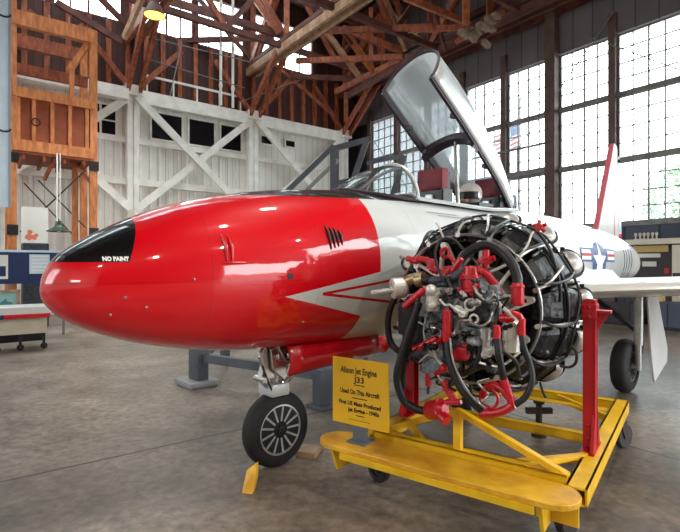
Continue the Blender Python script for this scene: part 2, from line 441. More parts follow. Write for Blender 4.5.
# catwalk rail and pipes on the beam
m = MB(); rbox(m, 6.4, 10.1, 0.3, 0.34, 8.42, 8.5)
for t in (6.4, 7.3, 8.2, 9.1, 10.05): rbox(m, t, t + 0.05, 0.3, 0.34, 7.86, 8.42)
struct('trim_4', m, M['white_timber'])
for px in (218, 234):
    p = at(px, 106, 19.2); tt, nn, zz = to_room(p)
    pm = MB(); pm.tube([R(tt, 0.5, 7.9), R(tt, 0.5, 12.9)], 0.055, 8)
    for z in (8.6, 10.2, 11.8): pm.cyl(R(tt, 0.5, z), R(tt, 0.5, z + 0.12), 0.075, 8)
    struct('roof_pipe', pm, M['white_timber'])

# ------------------------------------------------------------------ window wall
WCOLS = [0.93 + 1.83 * i for i in range(14)]
SILL, T1, T2, WTOP = 2.82, 4.69, 6.60, 8.42
for i, n in enumerate(WCOLS):
    wide = 0.34 if i == 5 else 0.2
    m = MB(); rbox(m, -0.16, 0.14 if i != 5 else 0.3, n - wide / 2, n + wide / 2, 0, WTOP + (0.6 if i != 5 else 1.6)); struct('wall_column', m, M['win_column'])
for i in range(len(WCOLS) - 1):
    n0 = WCOLS[i] + 0.1; n1 = WCOLS[i + 1] - 0.1
    if i == 4: n1 -= 0.07
    if i == 5: n0 += 0.07
    for (z0, z1) in ((SILL, T1), (T1, T2), (T2, WTOP)):
        wn += 1
        f = MB(); window_frame(f, -0.06, -0.06, n0, n1, z0 + 0.04, z1 - 0.04, 4, 4, 'n', th=0.031, rim=0.05)
        rbox(f, -0.12, 0.04, n0, n1, z0 - 0.07, z0 + 0.07)
        o = struct('window_%d' % wn, f, M['win_steel'])
        g = MB(); rbox(g, -0.073, -0.067, n0 + .03, n1 - .03, z0 + 0.06, z1 - 0.06); g.build('panes', M['win_glass'], o)
struct('wall_window_side', rbox(MB(), -0.3, 0.0, -0.35, WCOLS[-1] + .1, 0, SILL - 0.06), M['blue_wall'])
struct('wall_window_upper', rbox(MB(), -0.3, 0.0, -0.35, WCOLS[-1] + .1, WTOP, ROOF), M['grey_wall'])
struct('wall_window_corner', rbox(MB(), -0.3, 0.0, -0.0, WCOLS[0] - 0.1, SILL - 0.06, WTOP), M['dark_wall'])
struct('wall_window_end', rbox(rbox(MB(), -0.3, 0.0, WCOLS[-1] + 0.1, ROOM_N, 9.2, ROOF), -.3, 0, ROOM_N - .25, ROOM_N, 0, 9.2), M['grey_wall'])
# steel opening gear and tie rods across the windows
gm = MB(); gm.bar(R(0.22, 6.5, 4.75), R(0.22, 10.0, 4.75), 0.09, 0.14); gm.bar(R(0.22, 7.0, 5.6), R(0.22, 9.9, 5.6), 0.05, 0.06)
gm.bar(R(0.22, 8.9, 4.75), R(0.22, 8.9, 5.6), 0.06, 0.06)
struct('trim_5', gm, M['win_steel'])
for (n0, z0, n1, z1) in ((8.9, 5.6, 12.0, 9.0), (5.4, 8.4, 8.2, 5.3), (11.2, 8.6, 14.4, 6.2), (9.3, 4.7, 10.0, 2.9), (8.6, 4.7, 8.2, 3.0), (1.4, 7.4, 3.6, 4.9)):
    m = MB(); m.tube([R(0.2, n0, z0), R(0.2, n1, z1)], 0.018, 6); struct('wall_tie_rod', m, M['win_steel'])

# ------------------------------------------------------------------ remaining shell: left wall, door wall behind the viewer, roof
lw = MB(); rbox(lw, ROOM_T, ROOM_T + 0.3, -0.35, ROOM_N, 0, 2.6); rbox(lw, ROOM_T, ROOM_T + 0.3, -0.35, ROOM_N, 8.6, ROOF)
for i in range(3): rbox(lw, ROOM_T, ROOM_T + 0.3, i * 4.6 - .35, i * 4.6 + .3, 2.6, 8.6)
rbox(lw, ROOM_T, ROOM_T + 0.3, 13.45, ROOM_N, 2.6, 8.6)  # closed from here on to keep window reflections off the nose tip
struct('wall_left', lw, M['white_wall'])
for i in range(3):  # unseen windows, added to throw daylight on the back wall
    wn += 1
    f = MB()
    for a in (2.6, 4.6, 6.6): window_frame(f, ROOM_T + .15, ROOM_T + .15, i * 4.6 + .3, i * 4.6 + 4.25, a, a + 2.0, 8, 4, 'n', th=.028, rim=.06)
    o = struct('window_%d' % wn, f, M['win_steel'])
    g = MB(); rbox(g, ROOM_T + .16, ROOM_T + .166, i * 4.6 + .3, i * 4.6 + 4.25, 2.65, 8.55); g.build('panes', M['win_glass'], o)
DH, FD0, FD1 = 4.4, 0.3, 9.5
fw = MB(); rbox(fw, -0.3, FD0, ROOM_N, ROOM_N + 0.3, 0, ROOF); rbox(fw, FD1, ROOM_T + 0.3, ROOM_N, ROOM_N + 0.3, 0, ROOF); rbox(fw, FD0, FD1, ROOM_N, ROOM_N + 0.3, DH, ROOF)
struct('wall_front', fw, M['brown_wall'])
cm_ = MB(); rbox(cm_, -0.4, ROOM_T + 0.4, -0.4, SKN0, ROOF, ROOF + 0.2); rbox(cm_, -0.4, ROOM_T + 0.4, SKN1, ROOM_N + 0.4, ROOF, ROOF + 0.2)
rbox(cm_, -0.4, 4.0, SKN0, SKN1, ROOF, ROOF + 0.2); rbox(cm_, 26.0, ROOM_T + 0.4, SKN0, SKN1, ROOF, ROOF + 0.2)
struct('ceiling', cm_, M['roof_boards'])
wn += 1  # unseen roof light, added for its daylight on wall and trusses
f = MB()
for i in range(14): rbox(f, 4 + i * 22 / 13 - .04, 4 + i * 22 / 13 + .04, SKN0, SKN1, ROOF, ROOF + .12)
rbox(f, 4, 26, (SKN0 + SKN1) / 2 - .04, (SKN0 + SKN1) / 2 + .04, ROOF, ROOF + .12)
o = struct('window_%d' % wn, f, M['win_steel'])
g = MB(); rbox(g, 4, 26, SKN0, SKN1, ROOF + .1, ROOF + .106); g.build('panes', M['win_glass'], o)

# roof trusses: bottom chord of paired planks, web, top chord, knee braces to the wall columns
CH, TOPZ = 9.62, 12.75
def bar_part(root, name, mt, p, q, w, h, ext=0.0):
    m = MB(); m.bar(p, q, w, h, ext=ext); return m.build(name, mt, root)
for i, t in enumerate(COLS):
    rt = thing('roof_truss', None, None, R(t, 0.4, CH), kind='structure')
    for dz, dt in ((0, -0.17), (0, 0.17)):
        bar_part(rt, 'bottom_chord', M['timber_pale'] if i == 1 else M['timber_dark' if i == 0 else 'timber'], R(t + dt, 0.1, CH), R(t + dt, 30, CH), 0.12, 0.3)
    bar_part(rt, 'bottom_chord', M['timber_dark'], R(t, 0.1, CH + 0.34), R(t, 30, CH + 0.34), 0.3, 0.16)
    bar_part(rt, 'top_chord', M['timber_dark'], R(t, 0.1, TOPZ), R(t, 30, TOPZ), 0.3, 0.3)
    k = 0
    n = 0.3
    while n < 27:
        bar_part(rt, 'web_post', M['timber_rust'] if k % 2 else M['timber'], R(t, n, CH + .4), R(t, n, TOPZ), 0.16, 0.2)
        if k % 2 == 0: a, b = (n, CH + .3), (n + 2.7, TOPZ)
        else: a, b = (n, TOPZ), (n + 2.7, CH + .3)
        bar_part(rt, 'web_diagonal', M['timber_pale'] if k % 2 else M['timber_rust'], R(t + .1, a[0], a[1]), R(t + .1, b[0], b[1]), 0.1, 0.26)
        bar_part(rt, 'web_diagonal', M['timber'], R(t - .1, a[0], a[1]), R(t - .1, b[0], b[1]), 0.1, 0.2)
        n += 2.7; k += 1
    for dt in (-0.2, 0.2):
        bar_part(rt, 'knee_brace', M['timber'], R(t + dt, 0.3, 7.7), R(t + dt, 2.6, CH), 0.12, 0.22)
# sway frames between the trusses
for a, b in zip(COLS[:-1], COLS[1:]):
    for n in (2.9, 6.2, 9.6, 13.0):
        rt = thing('sway_frame', None, None, R((a + b) / 2, n, CH), kind='structure')
        bar_part(rt, 'strut', M['timber_dark'], R(a, n, CH + .1), R(b, n, CH + .1), 0.16, 0.2)
        bar_part(rt, 'strut', M['timber_dark'], R(a, n, CH + 2.0), R(b, n, CH + 2.0), 0.16, 0.2)
        bar_part(rt, 'sway_diagonal', M['timber_dark'], R(a, n, TOPZ), R((a + b) / 2, n, CH + .1), 0.12, 0.18)
        bar_part(rt, 'sway_diagonal', M['timber'], R(b, n, TOPZ), R((a + b) / 2, n, CH + .1), 0.12, 0.18)
    for z, n in ((7.75, .35),):   # braces along the wall up to the gable
        rt = thing('wall_knee', None, None, R(a, n, z), kind='structure')
        bar_part(rt, 'knee_brace', M['timber'], R(a, n, z), R(a + 1.7, n, z + 1.9), 0.12, 0.18)
        bar_part(rt, 'knee_brace', M['timber'], R(b, n, z), R(b - 1.7, n, z + 1.9), 0.12, 0.18)
# beams along the head of the window wall
for dn, z, t in ((0, 9.72, .2), (0, 10.02, .45), (0, 10.35, .25), (0, 10.75, .5)):
    m = MB(); m.bar(R(t, .1, z), R(t, 29, z), 0.16, 0.22); struct('ceiling_beam', m, M['timber_dark'])

# loose braces, hangers and cross planks of the far roof bays
for (mt, w_, a, b, dd, d2) in (('timber_pale', .22, (325, 30), (361, 79), 18.5, 19.5), ('timber_rust', .26, (344, 31), (374, 72), 18, 19), ('timber_pale', .26, (383, -4), (406, 49), 16.5, 18), ('timber', .22, (394, -4), (412, 40), 17, 18),
        ('timber', .2, (296, 61), (402, 57), 18.5, 18.0), ('timber_dark', .2, (290, 76), (356, 79), 20, 20.5), ('timber', .2, (318, 31), (432, 27), 17, 16.5), ('timber', .24, (343, 29), (402, 51), 17.6, 18.6), ('timber_rust', .2, (404, -3), (463, 21), 14.5, 16),
        ('timber_rust', .22, (253, -4), (279, 34), 18, 18.2), ('timber', .2, (262, -4), (283, 32), 18.4, 18.4), ('timber_pale', .18, (287, 6), (287, 38), 18.6, 18.6), ('timber_rust', .16, (371, 8), (371, 64), 19, 19), ('timber', .16, (379, 14), (379, 60), 19.5, 19.5),
        ('timber_dark', .26, (160, -2), (288, 37), 17.2, 18.4), ('timber_dark', .2, (168, 41), (274, 38), 18.6, 19.4), ('timber_dark', .16, (198, -2), (250, 58), 18.2, 19.2), ('timber_dark', .2, (56, 2), (122, 42), 15.6, 16.6), ('timber_dark', .18, (100, -2), (128, 26), 15.5, 16.0),
        ('timber_pale', .2, (124, 38), (142, -2), 15.0, 14.4), ('timber_rust', .2, (466, -4), (466, 25), 14.6, 14.6), ('timber', .18, (408, 30), (470, 27), 15.5, 15.0), ('timber', .2, (335, 92), (404, 57), 20.5, 18.0), ('timber_dark', .2, (346, 97), (418, 55), 20, 17.5),
        ('timber_dark', .2, (300, 46), (372, -3), 18, 14.5), ('timber_rust', .2, (346, 92), (346, 122), 22.4, 22.4), ('timber', .14, (272, 62), (330, 112), 20, 21.2), ('timber_dark', .16, (430, -3), (446, 52), 15.5, 16.2), ('timber_dark', .14, (312, -3), (352, 44), 16, 18)):
    m = MB(); m.bar(at(*a, dd), at(*b, d2), w_ * .55, w_); struct('roof_brace', m, M[mt])
for (a, b, dd) in (((135, 34), (250, 62), 17.0), ((150, 60), (245, 88), 17.6), ((170, 96), (182, 42), 17.2), ((240, 102), (300, 80), 19.5), ((312, -2), (340, 22), 15)):
    m = MB(); m.tube([at(*a, dd), at(*b, dd + 1.0)], .018, 6); struct('roof_cable', m, M['win_steel'])
# ------------------------------------------------------------------ the jet: s runs aft from the nose tip, p to its port side (towards the viewer)
NOSE = V((-1.718, 2.777, 0)); UX = V((0.731, 0.682, 0)).normalized(); VX = V((UX.y, -UX.x, 0))
def J(s, p, z): return NOSE + UX * s + VX * p + V((0, 0, z))
JROT = Matrix((UX, VX * -1, V((0, 0, 1)))).transposed()
def jbox(mb, s0, s1, p0, p1, z0, z1, bev=0.0):
    c = J((s0 + s1) / 2, (p0 + p1) / 2, (z0 + z1) / 2); sz = (abs(s1 - s0), abs(p1 - p0), abs(z1 - z0))
    return mb.bbox(c, sz, JROT, bev) if bev else mb.box(c, sz, JROT)

TOP = [(0, 1.475), (.012, 1.535), (.03, 1.58), (.05, 1.618), (.1, 1.677), (.2, 1.747), (.3, 1.81), (.4, 1.864), (.5, 1.913), (.7, 1.996), (.85, 2.045), (1, 2.085), (1.25, 2.142), (1.5, 2.188), (2, 2.248), (2.5, 2.285), (3, 2.29), (3.6, 2.29), (4.2, 2.29), (5, 2.33), (6, 2.337), (7, 2.30), (8, 2.26), (9, 2.20), (9.6, 2.14), (10.0, 2.07), (10.35, 1.97), (10.6, 1.85), (10.72, 1.76)]
BOT = [(0, 1.445), (.012, 1.40), (.03, 1.37), (.05, 1.345), (.1, 1.295), (.2, 1.234), (.3, 1.185), (.5, 1.112), (.7, 1.060), (1, 1.005), (1.25, .978), (1.5, .962), (2, .945), (3, .93), (4, .93), (5, .93), (6, .96), (7, 1.02), (8, 1.1), (9, 1.2), (10, 1.28), (10.35, 1.32), (10.6, 1.42), (10.72, 1.5)]
WID = [(0, .012), (.012, .065), (.03, .105), (.05, .135), (.1, .19), (.2, .26), (.3, .31), (.5, .39), (.7, .45), (1, .51), (1.25, .545), (1.5, .57), (2, .59), (3, .605), (4, .61), (5, .615), (6, .61), (7, .59), (8, .555), (9, .51), (10, .44), (10.35, .38), (10.6, .27), (10.72, .17)]
TOP, BOT, WID = [[(x if x <= 7 else 7 + (x - 7) * .82, y) for x, y in T_] for T_ in (TOP, BOT, WID)]
END = TOP[-1][0]
def hull(s, th):
    """surface point at station s; th from 0 (top) over pi/2 (port) to pi (keel)"""
    zt, zb, w = lerp_tab(TOP, s), lerp_tab(BOT, s), lerp_tab(WID, s)
    zc = (zt + zb) / 2; h = (zt - zb) / 2
    e = 2 / 2.12
    c, sn = math.cos(th), math.sin(th)
    return J(s, w * math.copysign(abs(sn) ** e, sn), zc + h * math.copysign(abs(c) ** e, c))
def hull_at_z(s, z, off=0.0, side=1):
    zt, zb, w = lerp_tab(TOP, s), lerp_tab(BOT, s), lerp_tab(WID, s)
    zc = (zt + zb) / 2; h = (zt - zb) / 2
    k = max(-1, min(1, (z - zc) / h))
    p = w * (1 - abs(k) ** 2.12) ** (1 / 2.12)
    # outward normal, roughly
    nv = V((0, p / w ** 2, (z - zc) / h ** 2)); nv.normalize()
    return J(s, side * (p + off * nv.y), z + off * nv.z)

def paint():
    m = bpy.data.materials.new('jet_paint'); m.use_nodes = True
    nt = m.node_tree; N = nt.nodes; L = nt.links; bs = N['Principled BSDF']
    tc = N.new('ShaderNodeTexCoord'); sp = N.new('ShaderNodeSeparateXYZ'); L.new(tc.outputs['Object'], sp.inputs[0])
    X, Y, Z = sp.outputs['X'], sp.outputs['Y'], sp.outputs['Z']
    def op(o, a, b=None):
        n = N.new('ShaderNodeMath'); n.operation = o
        for i, v in enumerate((a, b)):
            if v is None: continue
            if isinstance(v, (int, float)): n.inputs[i].default_value = v
            else: L.new(v, n.inputs[i])
        return n.outputs[0]
    gt = lambda a, b: op('GREATER_THAN', a, b)
    lt = lambda a, b: op('LESS_THAN', a, b)
    AND = lambda a, b: op('MULTIPLY', a, b)
    OR = lambda a, b: op('MAXIMUM', a, b)
    lin = lambda x0, z0, k: op('ADD', op('MULTIPLY', op('SUBTRACT', X, x0), k), z0)     # z of a sloping line at X
    up = gt(Z, lin(1.34, 1.39, 0.182)); dn = lt(Z, lin(1.34, 1.39, -0.24))
    between = AND(AND(op('SUBTRACT', 1.0, up), op('SUBTRACT', 1.0, dn)), gt(X, 1.34))
    white = OR(OR(AND(up, gt(X, 2.24)), between), AND(dn, gt(X, 2.12)))
    # the thin red arrow inside the white wedge
    a1 = AND(gt(X, 1.66), lt(op('ABSOLUTE', op('SUBTRACT', Z, lin(1.66, 1.398, 0.118))), 0.0105))
    a2 = AND(gt(X, 1.66), lt(op('ABSOLUTE', op('SUBTRACT', Z, lin(1.66, 1.398, -0.127))), 0.0105))
    arrow = AND(OR(a1, a2), lt(X, 3.4))
    black1 = AND(gt(Z, 1.622), lt(X, op('ADD', op('MULTIPLY', op('SUBTRACT', Z, 1.63), 0.36), 0.385)))
    black2 = AND(AND(gt(X, 0.86), lt(X, 3.15)), gt(Z, op('ADD', op('MULTIPLY', X, 0.055), 2.040)))
    def mixc(fac, a, b):
        x = N.new('ShaderNodeMix'); x.data_type = 'RGBA'
        if isinstance(fac, float): x.inputs['Factor'].default_value = fac
        else: L.new(fac, x.inputs['Factor'])
        for key, v in (('A', a), ('B', b)):
            if isinstance(v, tuple): x.inputs[key].default_value = v
            else: L.new(v, x.inputs[key])
        return x.outputs['Result']
    nz = N.new('ShaderNodeTexNoise'); nz.inputs['Scale'].default_value = 2.2; nz.inputs['Detail'].default_value = 7; L.new(tc.outputs['Object'], nz.inputs['Vector'])
    wh = mixc(nz.outputs['Fac'], srgb(200, 206, 206), srgb(224, 228, 228))
    red = mixc(nz.outputs['Fac'], RED1, RED2)
    c = mixc(white, red, wh)
    c = mixc(arrow, c, srgb(205, 20, 36))
    c = mixc(OR(black1, black2), c, mixc(black2, srgb(12, 11, 13), srgb(38, 36, 38)))
    # panel joints
    ln = None
    for x in (0.83, 1.62, 2.72, 3.9, 7.1, 8.6):
        a = lt(op('ABSOLUTE', op('SUBTRACT', X, x)), 0.0025); ln = a if ln is None else OR(ln, a)
    zl = AND(lt(op('ABSOLUTE', op('SUBTRACT', Z, 1.50)), 0.003), lt(X, 1.6)); ln = OR(ln, zl)
    fac = op('MULTIPLY', ln, 0.25)
    c = mixc(fac, c, srgb(70, 20, 22))
    tail = None
    for x, hw in ((8.36, .018), (8.5, .018), (8.66, .018), (8.84, .02)):
        a = lt(op('ABSOLUTE', op('SUBTRACT', X, x)), hw); tail = a if tail is None else OR(tail, a)
    c = mixc(tail, c, srgb(40, 42, 46))
    L.new(c, bs.inputs['Base Color'])
    rg = op('ADD', op('MULTIPLY', OR(black2, 0.0), 0.4), 0.4)
    L.new(rg, bs.inputs['Roughness'])
    bs.inputs['Coat Weight'].default_value = 1.0; bs.inputs['Coat Roughness'].default_value = 0.05; bs.inputs['Coat IOR'].default_value = 1.62; bs.inputs['Specular IOR Level'].default_value = 0.15
    n2 = N.new('ShaderNodeTexNoise'); n2.inputs['Scale'].default_value = 5; n2.inputs['Detail'].default_value = 2; L.new(tc.outputs['Object'], n2.inputs['Vector'])
    bp = N.new('ShaderNodeBump'); bp.inputs['Strength'].default_value = 0.05; bp.inputs['Distance'].default_value = 0.05
    L.new(n2.outputs['Fac'], bp.inputs['Height']); L.new(bp.outputs['Normal'], bs.inputs['Normal']); L.new(bp.outputs['Normal'], bs.inputs['Coat Normal'])
    return m
RED1, RED2 = srgb(208, 0, 18), srgb(224, 0, 24)
M['jet'] = paint()
M['jet_white'] = mat('jet_white', srgb(222, 223, 220), 0.3, var=0.06, scale=3, coat=0.4)
M['jet_red'] = mat('jet_red', srgb(204, 12, 30), 0.3, var=0.06, coat=0.4)
M['fin_red_glare'] = mat('fin_red_glare', srgb(196, 92, 104), 0.4, var=.1)  # jet red made paler: glare on the fin put into the colour
M['black'] = mat('black_paint', srgb(20, 19, 21), 0.4)
M['rubber'] = mat('rubber', srgb(26, 25, 26), 0.7, var=0.2, scale=20)
M['chrome'] = mat('bright_metal', srgb(196, 196, 194), 0.22, 0.9, var=0.1)
M['alloy'] = mat('alloy', srgb(184, 186, 184), 0.35, 0.7, var=0.12, scale=8)
M['decal_white'] = mat('decal_white', srgb(240, 240, 240), 0.5)
M['decal_blue'] = mat('decal_blue', srgb(70, 92, 142), 0.5)
M['decal_red'] = mat('decal_red', srgb(190, 40, 50), 0.5)
M['canopy_glass'] = glass('canopy_glass', (0.97, 0.985, 0.99, 1), haze=0.32)  # milky haze stands in for bright reflections on the canopy
M['shield_glass'] = glass('shield_glass', (0.88, 0.95, 0.92, 1), haze=0.02)
M['frame_dark'] = mat('frame_dark', srgb(58, 46, 58), 0.5, var=0.2)
M['frame_silver'] = mat('frame_silver', srgb(204, 208, 210), 0.35, 0.4, var=0.08)
M['seat_red'] = mat('seat_red', srgb(122, 22, 34), 0.6, var=0.2, scale=10)

jet = thing('jet_aircraft', 'red-nosed white jet trainer parked in the hangar with its canopy raised', 'airplane', (NOSE.x, NOSE.y, 0), math.atan2(UX.y, UX.x))
ss = [0, .004, .012, .02, .03, .05, .075, .1, .15, .2, .25, .3, .4, .5, .6, .7, .85, 1.0, 1.12] + [1.25 + .125 * i for i in range(40)] + [6.4 + .2 * i for i in range(15)] + [9.3 + .05 * i for i in range(15)] + [10.02, END]
ss = sorted(set(round(x, 4) for x in ss if x <= END))
SEG = 72
fz = MB()
rows = [[hull(s, 2 * PI * k / SEG) for k in range(SEG + 1)] for s in ss]
fz.grid(rows)
fz._add(rows[0][:-1], [list(range(SEG))]); fz._add(rows[-1][:-1], [list(range(SEG))])
fus = fz.build('fuselage', M['jet'], jet)
tp = MB(); tp.lathe(J(END - .06, 0, 1.63), UX, [(0, .12), (.12, .11), (.12, .09), (-.05, .085)], 24); tp.build('tailpipe', M['frame_dark'], jet)

# words on the nose panel
def text_mesh(body, size, bold=0.0):
    cu = bpy.data.curves.new('t', 'FONT'); cu.body = body; cu.size = size; cu.offset = bold; cu.align_x = 'CENTER'; cu.align_y = 'CENTER'; cu.resolution_u = 2
    o = bpy.data.objects.new('t', cu); COL.objects.link(o)
    dg = bpy.context.evaluated_depsgraph_get()
    me = bpy.data.meshes.new_from_object(o.evaluated_get(dg))
    vs = [v.co.copy() for v in me.vertices]; fs = [list(p.vertices) for p in me.polygons]
    bpy.data.objects.remove(o); bpy.data.curves.remove(cu); bpy.data.meshes.remove(me)
    return vs, fs
vs, fs = text_mesh('NO PAINT', 0.034, 0.0022)
x0, x1 = min(v.x for v in vs), max(v.x for v in vs)
tb = MB(); tb._add([hull_at_z(0.318 + v.x * 0.125 / (x1 - x0), 1.638 + v.y, 0.004) for v in vs], fs); tb.build('lettering', M['decal_white'], jet)

# star and bars on the rear fuselage
def patch(mb, poly, off, sub=3):
    """flat (s, z) polygon laid on the port skin"""
    cx = sum(p[0] for p in poly) / len(poly); cz = sum(p[1] for p in poly) / len(poly)
    tris = [((cx, cz), poly[i], poly[(i + 1) % len(poly)]) for i in range(len(poly))]
    for _ in range(sub):
        nt_ = []
        for a, b, c in tris:
            m = lambda p, q: ((p[0] + q[0]) / 2, (p[1] + q[1]) / 2)
            ab, bc, ca = m(a, b), m(b, c), m(c, a)
            nt_ += [(a, ab, ca), (ab, b, bc), (ca, bc, c), (ab, bc, ca)]
        tris = nt_
    for t in tris: mb._add([hull_at_z(p[0], p[1], off) for p in t], [(0, 1, 2)])
IS, IZ, IR = 7.02, 1.66, 0.30
d = MB(); patch(d, [(IS + IR * math.cos(2 * PI * k / 24), IZ + IR * math.sin(2 * PI * k / 24)) for k in range(24)], .004)
patch(d, [(IS - .74, IZ - .0), (IS - .74, IZ + .2), (IS + .74, IZ + .2), (IS + .74, IZ - .0)], .0035, 4)
ins = d.build('insignia', M['decal_blue'], jet)
d = MB(); patch(d, [(IS + (IR * .98 if k % 2 == 0 else IR * .4) * math.sin(PI * k / 5), IZ + (IR * .98 if k % 2 == 0 else IR * .4) * math.cos(PI * k / 5)) for k in range(10)], .009)
for sgn in (-1, 1):
    patch(d, [(IS + sgn * .36, IZ + .03), (IS + sgn * .36, IZ + .17), (IS + sgn * .71, IZ + .17), (IS + sgn * .71, IZ + .03)], .009)
d.build('star', M['decal_white'], ins)
d = MB()
for sgn in (-1, 1):
    patch(d, [(IS + sgn * .36, IZ + .08), (IS + sgn * .36, IZ + .12), (IS + sgn * .71, IZ + .12), (IS + sgn * .71, IZ + .08)], .013)
d.build('bar_stripe', M['decal_red'], ins)
# small stencilled lines below the cockpit rail
d = MB()
for i, (s0, L_, z) in enumerate(((3.05, .5, 2.10), (3.2, .42, 2.075), (3.5, .25, 2.03))):
    patch(d, [(s0, z), (s0, z + .012), (s0 + L_, z + .012), (s0 + L_, z)], .003)
d.build('stencil', mat('stencil_grey', srgb(150, 152, 152), 0.6), jet)

# vents, gun trough marks, latches on the nose side
for i in range(4):
    d = MB(); s = 1.70 + i * 0.038
    d.tube([hull_at_z(s + .012 - .0 * i, 1.90 - .01 * i, .004), hull_at_z(s + .02, 1.82, .012), hull_at_z(s + .03, 1.72 + .012 * i, .004)], [.004, .012, .004], 8)
    d.build('vent_slot', M['black'], jet)
d = MB(); patch(d, [(1.345, 1.51), (1.345, 1.55), (1.385, 1.55), (1.385, 1.51)], .004, 2); d.build('access_port', M['black'], jet)
for s in (0.92, 0.955):
    d = MB(); d.tube([hull_at_z(s - .01, 1.80, .002), hull_at_z(s, 1.72, .012), hull_at_z(s, 1.63, .002)], [.004, .011, .006], 8); d.build('gun_fairing', M['jet_red'], jet)
d = MB(); d.tube([hull_at_z(.9, 1.62, .003), hull_at_z(1.04, 1.62, .004)], .006, 6); d.build('panel_hinge', M['jet_red'], jet)
for (s, z) in ((0.36, 1.42), (0.47, 1.36), (0.72, 1.52), (1.55, 1.2), (.3, 1.32)):
    d = MB(); c = hull_at_z(s, z, .001); d.ball(c, .008, 8); d.build('fastener', M['alloy'], jet)
d = MB(); d.bbox(hull_at_z(.13, 1.515, .0), (.05, .03, .012), JROT, .004); d.build('nose_glint', M['decal_white'], jet)  # white highlight near the nose tip, put in as a small block

# air intakes
for sd in (1, -1):
    d = MB(); rr = []
    for i in range(14):
        s = 4.2 + i * .2; bul = (.2 * (1 - (i / 13) ** 1.6)) + .0
        row = []
        for k in range(17):
            a = PI * k / 16
            row.append(J(s, sd * (.50 + (.1 + bul) * math.sin(a)), 1.32 + (.33 + .06 * (i / 13)) * math.cos(a)))
        rr.append(row)
    d.grid(rr); ik = d.build('air_intake', M['jet_white'], jet)
    d = MB(); d._add([J(4.215, sd * (.50 + .285 * math.sin(PI * k / 16)), 1.32 + .32 * math.cos(PI * k / 16)) for k in range(17)], [list(range(17))]); d.build('intake_mouth', M['black'], ik)

# wings
PROF = [(0, 0), (.012, .018), (.05, .036), (.12, .05), (.25, .06), (.4, .062), (.6, .05), (.8, .028), (1, .003)]
def wing(sd):
    rr = []
    for i in range(13):
        f = i / 12; p = .45 + 5.1 * f
        le = 5.0 + .42 * f; ch = 2.5 - 1.25 * f; zc = 1.27 + .066 * (p - .45)
        th = .92
        up = [J(le + x * ch, sd * p, zc + y * ch * th + .0) for x, y in PROF]
        lo = [J(le + x * ch, sd * p, zc - y * ch * th * .75) for x, y in PROF[::-1]]
        rr.append(up + lo[:-1])
    d = MB(); d.grid([r + [r[0]] for r in rr]); d._add(rr[-1], [list(range(len(rr[-1])))])
    return d.build('wing', M['jet_white'], jet)
wing(1); wing(-1)
for sd in (1, -1):     # tip tanks
    d = MB(); d.lathe(J(3.9, sd * 5.75, 1.62), UX, [(0, 0.0), (.1, .1), (.5, .24), (1.2, .31), (2.2, .31), (3.2, .2), (3.9, .03)], 24); d.build('tip_tank', M['jet_white'], jet)
# wing-root fillet
for sd in (1, -1):
    d = MB(); rr = []
    for i in range(12):
        s = 4.9 + 2.7 * i / 11
        rr.append([J(s, sd * (.58 + .22 * k / 6), 1.30 + (.14 - .1 * abs(i / 11 - .35)) + .16 * (1 - k / 6) ** 2.2) for k in range(7)])
    d.grid(rr); d.build('wing_fillet', M['jet_white'], jet, solid=.01)

# fin and rudder
def slab(name, mt, pts, th, parent):
    d = MB(); d.prism([J(s, -th / 2, z) for s, z in pts], VX * th); return d.build(name, mt, parent, bevel=.02)
fin = slab('fin', M['jet_white'], [(8.5, 2.1), (9.12, 3.4), (9.34, 3.86), (9.42, 3.92), (9.56, 3.86), (9.6, 1.9)], .09, jet)
slab('fin_edge', M['fin_red_glare'], [(8.46, 2.1), (9.1, 3.4), (9.33, 3.87), (9.42, 3.93), (9.36, 3.85), (9.12, 3.38), (8.50, 2.11)], .094, fin)
rud = slab('rudder', M['frame_silver'], [(9.63, 1.95), (9.63, 3.72), (9.72, 3.7), (9.86, 1.95)], .07, jet)
slab('rudder_stripe', M['jet_red'], [(9.65, 2.1), (9.65, 2.24), (9.82, 2.24), (9.83, 2.1)], .08, rud)
slab('fin_stripe', M['fin_red_glare'], [(9.34, 2.15), (9.46, 3.5), (9.5, 3.5), (9.42, 2.15)], .098, fin)
d = MB(); d.ball(J(9.66, .04, 3.62), .035, 8); d.build('tail_light', M['black'], jet)
slab('fin_base', M['jet_red'], [(9.4, 1.95), (9.4, 2.1), (9.86, 2.05), (9.86, 1.9)], .13, jet)

# cockpit: dark well cover, coamings, seats
d = MB(); rr = []
for i in range(10):
    s = 3.02 + 1.9 * i / 9; zt = lerp_tab(TOP, s)
    rr.append([J(s, .33 * (k / 4 - 1), zt + .012 - .055 * (k / 4 - 1) ** 2) for k in range(9)])
d.grid(rr); d.build('cockpit_well', M['black'], jet, solid=.02)
for sd in (1, -1):
    d = MB(); d.tube([J(2.98 + .2 * i, sd * .35, lerp_tab(TOP, 2.98 + .2 * i) - .05) for i in range(11)], .02, 8); d.build('cockpit_rail', M['frame_silver'], jet)
for (s, zz, wd) in ((3.68, 2.66, .34), (4.86, 2.70, .34)):
    d = MB(); jbox(d, s, s + .13, -wd / 2, wd / 2, zz - .24, zz, .035); hr = d.build('headrest', M['seat_red'], jet)
    d = MB(); jbox(d, s + .02, s + .2, -.17, .17, zz - .42, zz - .22, .02)
    for q in (-.13, .13): jbox(d, s + .1, s + .17, q - .025, q + .025, zz - .42, zz - .04, .006)
    jbox(d, s + .13, s + .18, -.15, .15, zz - .2, zz - .03, .01)
    d.build('seat_frame', M['black'], jet)
    d = MB(); jbox(d, s - .01, s + .02, -.05, .05, zz - .36, zz - .28, .01); d.build('buckle', M['alloy'], jet)
